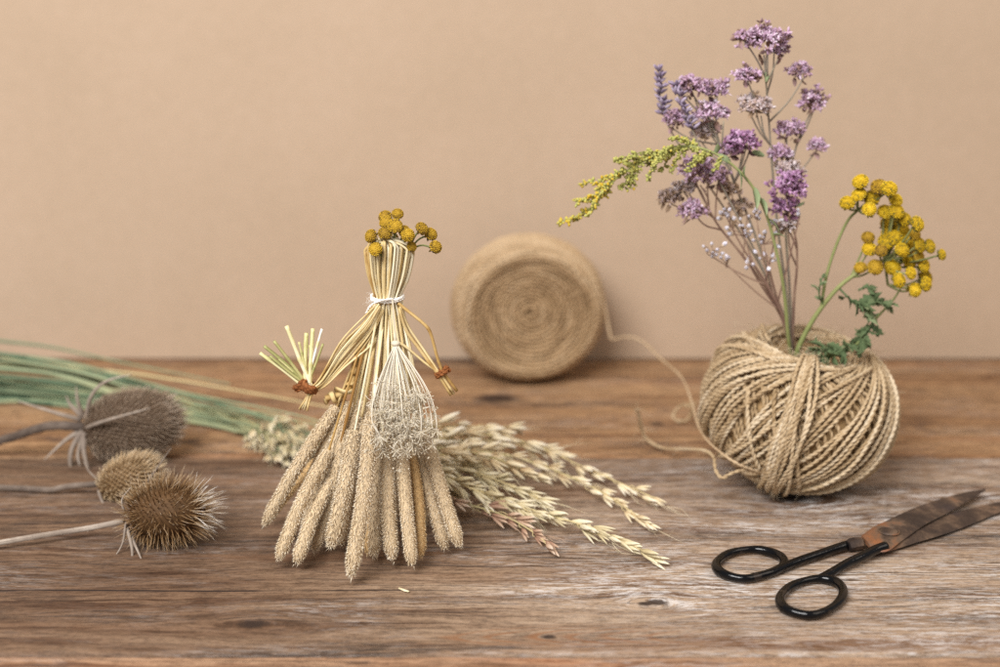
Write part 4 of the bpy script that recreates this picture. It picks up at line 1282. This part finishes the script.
# tansy sprig
tn = thing('tansy_sprig', BASE, 'bright yellow tansy sprig with green leaves on the right of the bouquet', 'dried flower')
TY = -.016
main = spline([BASE - np.array([0, 0, .015]), bq(797, 352, TY), bq(806, 332, TY), bq(819, 311, TY), bq(839, 287, TY), bq(856, 274, TY), bq(880, 262, TY)], 60)
lft = spline([bq(821, 309, TY), bq(826, 278, TY), bq(836, 246, TY + .004), bq(849, 219, TY + .006), bq(858, 210, TY + .006)], 40)
mb = MB()
tube(mb, main, np.linspace(.0019, .0012, 60), 7, np.linspace(.3, .8, 60))
tube(mb, lft, np.linspace(.0011, .0009, 40), 6, .5)
bl = [(365, 66), (360, 105), (325, 130), (392, 150), (400, 115), (423, 82), (452, 87), (472, 121), (440, 157), (474, 155), (447, 193), (498, 180), (538, 193), (492, 213), (530, 225), (450, 228), (442, 248), (490, 273), (512, 258), (392, 270), (575, 262), (612, 287), (545, 258), (410, 325), (365, 326), (463, 325), (482, 365), (518, 343), (557, 320), (513, 305), (562, 358), (530, 394), (540, 292), (563, 376), (470, 235), (505, 240), (480, 195), (388, 235), (427, 275)]
hubR = bq(884, 262, TY + .006)
for k, (x, y) in enumerate(bl):
    px, py = 740 + x / 3.032, 160 + y / 3.032
    dy = TY + U(-.016, .006)
    if k in (10, 11, 13, 15, 18, 30, 34, 35, 36): dy += .012
    p = bq(px, py, dy)
    d = nrm(np.array([(px - 880) * .016, -.75, .55 - (py - 240) * .006]))
    r = (7.6 if k not in (21, 24, 37, 38) else 6) * mpp(p) * U(.94, 1.1)
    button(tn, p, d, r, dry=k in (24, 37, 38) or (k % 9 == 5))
    b = lft[-1] if k < 7 else (lft[30] if k == 99 else hubR)
    if k in (23, 24, 19, 37): b = main[47]
    if k in (26, 31, 33, 30): b = bq(888, 285, TY + .006)
    tube(mb, spline([b, b * .45 + p * .55 + np.array([0, .003, -.003]), p - d * r * .6], 10), np.linspace(.0008, .0006, 10), 5, U(.3, .8))
tube(mb, spline([main[-1], hubR, bq(888, 285, TY + .006)], 10), .0009, 5, .5)
stalk2 = spline([bq(902, 286, TY), bq(893, 300, TY), bq(874, 321, TY - .002), bq(862, 339, TY - .004), bq(845, 352, TY - .006), bq(815, 360, TY - .004)], 50)
tube(mb, stalk2, np.linspace(.0006, .0012, 50), 6, .4)
part('stem', mb, M['olive_stem'], tn)


def frond(path, n, l0, spread, name='leaf'):
    q = spline(path, 40)
    lm = MB()
    tube(lm, q, np.linspace(.0008, .0003, 40), 5, .5)
    T, Nn, B = frames(q)
    for k in range(n):
        u = (k + .5) / n
        i = int(4 + u * 35)
        for sd in (1, -1):
            side = nrm(Nn[i] * sd + rng.normal(0, .25, 3))
            d = nrm(side * spread + T[i] * .6 + rng.normal(0, .3, 3))
            l = l0 * (math.sin(PI * (u * .8 + .15)) ** .6) * U(.7, 1.2)
            scatter(lm, *T_LEAFLET, q[i][None], d[None], l, U(0, 6.28), rng.normal(0, .15))
            scatter(lm, *T_LEAFLET, (q[i] + d * l * .5)[None], nrm(d + side * .6 + rng.normal(0, .4, 3))[None], l * .55, U(0, 6.28), rng.normal(0, .15))
    part(name, lm, M['leaf'], tn)


frond([bq(840, 289, TY), bq(852, 300, TY - .004), bq(866, 304, TY - .008), bq(880, 302, TY - .008), bq(893, 308, TY - .006)], 7, .0135, .9)
frond([bq(858, 303, TY - .006), bq(866, 312, TY - .008), bq(872, 318, TY - .01)], 3, .009, .9)
frond([bq(874, 320, TY - .002), bq(868, 332, TY - .006), bq(860, 345, TY - .01), bq(850, 352, TY - .012)], 7, .0125, .9)
frond([bq(856, 345, TY - .006), bq(838, 352, TY - .01), bq(822, 362, TY - .012), bq(812, 364, TY - .01)], 7, .0135, .8)
frond([bq(836, 354, TY), bq(824, 348, TY - .004), bq(812, 350, TY - .006)], 5, .011, .8)
frond([bq(824, 306, TY), bq(819, 294, TY - .003), bq(821, 281, TY - .004), bq(824, 276, TY - .002)], 4, .0065, .6)
frond([bq(858, 290, TY), bq(868, 287, TY - .002), bq(876, 290, TY - .003)], 3, .006, .9)
frond([bq(797, 352, TY), bq(806, 358, TY - .008), bq(818, 360, TY - .012), bq(828, 358, TY - .012)], 4, .008, .8)


# ------------------------------------------------------------------ scissors
sc = thing('scissors', G(860, 548) * np.array([1, 1, 0]), 'open antique scissors with rusty blades and black enamelled finger loops', 'scissors')


def blade(up, lo, z0, thick, tint, name='blade'):
    a = spline([G(x, y, z0) for x, y in up], 40); b = spline([G(x, y, z0) for x, y in lo], 40)
    mb = MB()
    u = np.linspace(0, 1, 40)
    th = thick * (1 - .6 * u)
    sec = []
    for i in range(40):
        e = b[i] - a[i]
        z = np.array([0, 0, 1.0])
        sec += [a[i] - z * .0, a[i] + z * th[i] * .75, a[i] + e * .12 + z * th[i], a[i] + e * .62 + z * th[i] * .97, a[i] + e * .97 + z * th[i] * .35, b[i] + z * th[i] * .12, b[i] - e * .03 - z * 0]
    k = 7
    F = [(i * k + j, i * k + (j + 1) % k, (i + 1) * k + (j + 1) % k, (i + 1) * k + j) for i in range(39) for j in range(k)]
    mb.add(np.array(sec), [np.array(F), np.arange(k)[::-1], np.arange(k) + 39 * k], np.repeat(tint(u), k))
    return part(name, mb, M['rust'], sc, smooth=False)


def closed_spline(pts, n):
    p = np.asarray(pts)
    q = np.vstack([p[-3:], p, p[:4]])
    s = spline(q, 600)
    # keep the middle cycle
    d0 = np.argmin(np.linalg.norm(s[:300] - p[0], axis=1)); d1 = 300 + np.argmin(np.linalg.norm(s[300:] - p[0], axis=1))
    c, _ = resample(s[d0:d1], np.linalg.norm(np.diff(s[d0:d1], axis=0), axis=1).sum() / n)
    return c[:-1]


z2, z1 = .0022, .0052
blade([(878, 541), (900, 538), (920, 531), (949, 516), (975, 509), (1000, 503), (1046, 494)], [(882, 554), (898, 549), (915, 543.5), (949, 533), (975, 523), (1000, 512.5), (1047, 495)], z2, .0026, lambda u: .5 - .06 * np.sin(u * 5) + .2 * np.exp(-((u - .1) / .08) ** 2))
blade([(861, 539), (873, 530), (890, 521.5), (912, 511), (939, 501), (966, 493.5), (985, 490)], [(872, 551), (884, 552.5), (903, 540.5), (925, 525), (949, 512.5), (967, 502), (985.5, 491)], z1, .0028, lambda u: .7 - .27 * np.clip((u - .1) / .3, 0, 1) + .2 * np.exp(-((u - .74) / .035) ** 2))


def handle(loop, shank, z, zend, r, label=None):
    mb = MB()
    lp = closed_spline([G(x, y, z) for x, y in loop], 80)
    aa = np.linspace(0, 2 * PI, len(lp), endpoint=False)
    tube(mb, lp, r * (1 + .12 * np.sin(aa * 2 + 1) + .05 * np.sin(aa * 5)), 14, .5, closed=True)
    s = spline([G(x, y, z + (zend - z) * k / (len(shank) - 1)) for k, (x, y) in enumerate(shank)], 40)
    u = np.linspace(0, 1, 40)
    tube(mb, s, r * (.95 + .22 * u), 14, .5)
    o = part('handle', mb, M['lacquer'], sc)
    return o


handle([(716, 564.5), (722, 573), (742.5, 578.5), (767, 574), (784, 565), (780, 556), (757, 549.5), (730, 553)], [(752, 577.5), (768, 573.5), (792, 563.5), (820, 554), (846, 545.5), (862, 542.5)], .0034, .0042, .00255)
handle([(780, 598.5), (786, 609), (811, 615), (834, 606), (843.5, 592), (836, 582), (820, 578.5), (793, 585)], [(820, 578.5), (834, 571), (848, 563), (862, 556.5), (876, 549.5), (886, 546)], .0034, .0068, .00255)
mb = MB()
pc = G(889, 531, z1 + .0029)
v, f = sphere(.0056, .0056, .0011, 24, 10)
mb.add(v + pc, f, .58)
a = np.linspace(0, 2 * PI, 30, endpoint=False)
tube(mb, pc + np.stack([np.cos(a) * .0062, np.sin(a) * .0062, np.zeros(30)], 1), .0004, 6, .62, closed=True)
part('pivot_rivet', mb, M['rust'], sc)
mb = MB()
q = spline([G(848, 546, .0045), G(854, 544, .005), G(862, 543, .0052)], 8)
tube(mb, q, [.0034, .0038, .0040, .0040, .0040, .0040, .0038, .0034], 6, np.linspace(.2, .62, 8))
part('bolster', mb, M['rust'], sc, smooth=False)

# ------------------------------------------------------------------ light, world, camera
w = bpy.data.worlds.new('World'); S.world = w; w.use_nodes = True
bgn = w.node_tree.nodes['Background']
bgn.inputs[0].default_value = (.97, .98, 1.0, 1); bgn.inputs[1].default_value = .30


def area(name, loc, target, sx, sy, power, color):
    l = bpy.data.lights.new(name, 'AREA'); l.shape = 'RECTANGLE'; l.size, l.size_y = sx, sy; l.energy = power; l.color = color
    o = bpy.data.objects.new(name, l); COL.objects.link(o)
    o.location = loc
    o.rotation_euler = (Vector(target) - Vector(loc)).to_track_quat('-Z', 'Y').to_euler()
    return o


area('window_light', (-.70, -.40, 1.5), (.02, .95, .05), 1.2, 1.0, 66.0, (1.0, .985, .97))
area('room_light', (1.3, .3, 1.3), (.3, 1.0, .1), 1.2, 1.0, 10.0, (1.0, .86, .72))

cam = bpy.data.cameras.new('Camera')
cam.lens, cam.sensor_width, cam.clip_start, cam.clip_end = LENS, 36.0, .01, 50
cam.dof.use_dof = True
cam.dof.focus_distance = float(np.dot(P(370, 560, .742) - CAM, FW))
cam.dof.aperture_fstop = 3.7
co = bpy.data.objects.new('Camera', cam); COL.objects.link(co)
co.location = (0, 0, CAM_H); co.rotation_euler = (PI / 2 - PITCH, 0, 0)
S.camera = co
S.view_settings.view_transform = 'Standard'; S.view_settings.look = 'None'
S.view_settings.exposure = 0.0; S.view_settings.gamma = 1.0
S.render.engine = 'CYCLES'
S.cycles.use_denoising = False
S.cycles.max_bounces = 8
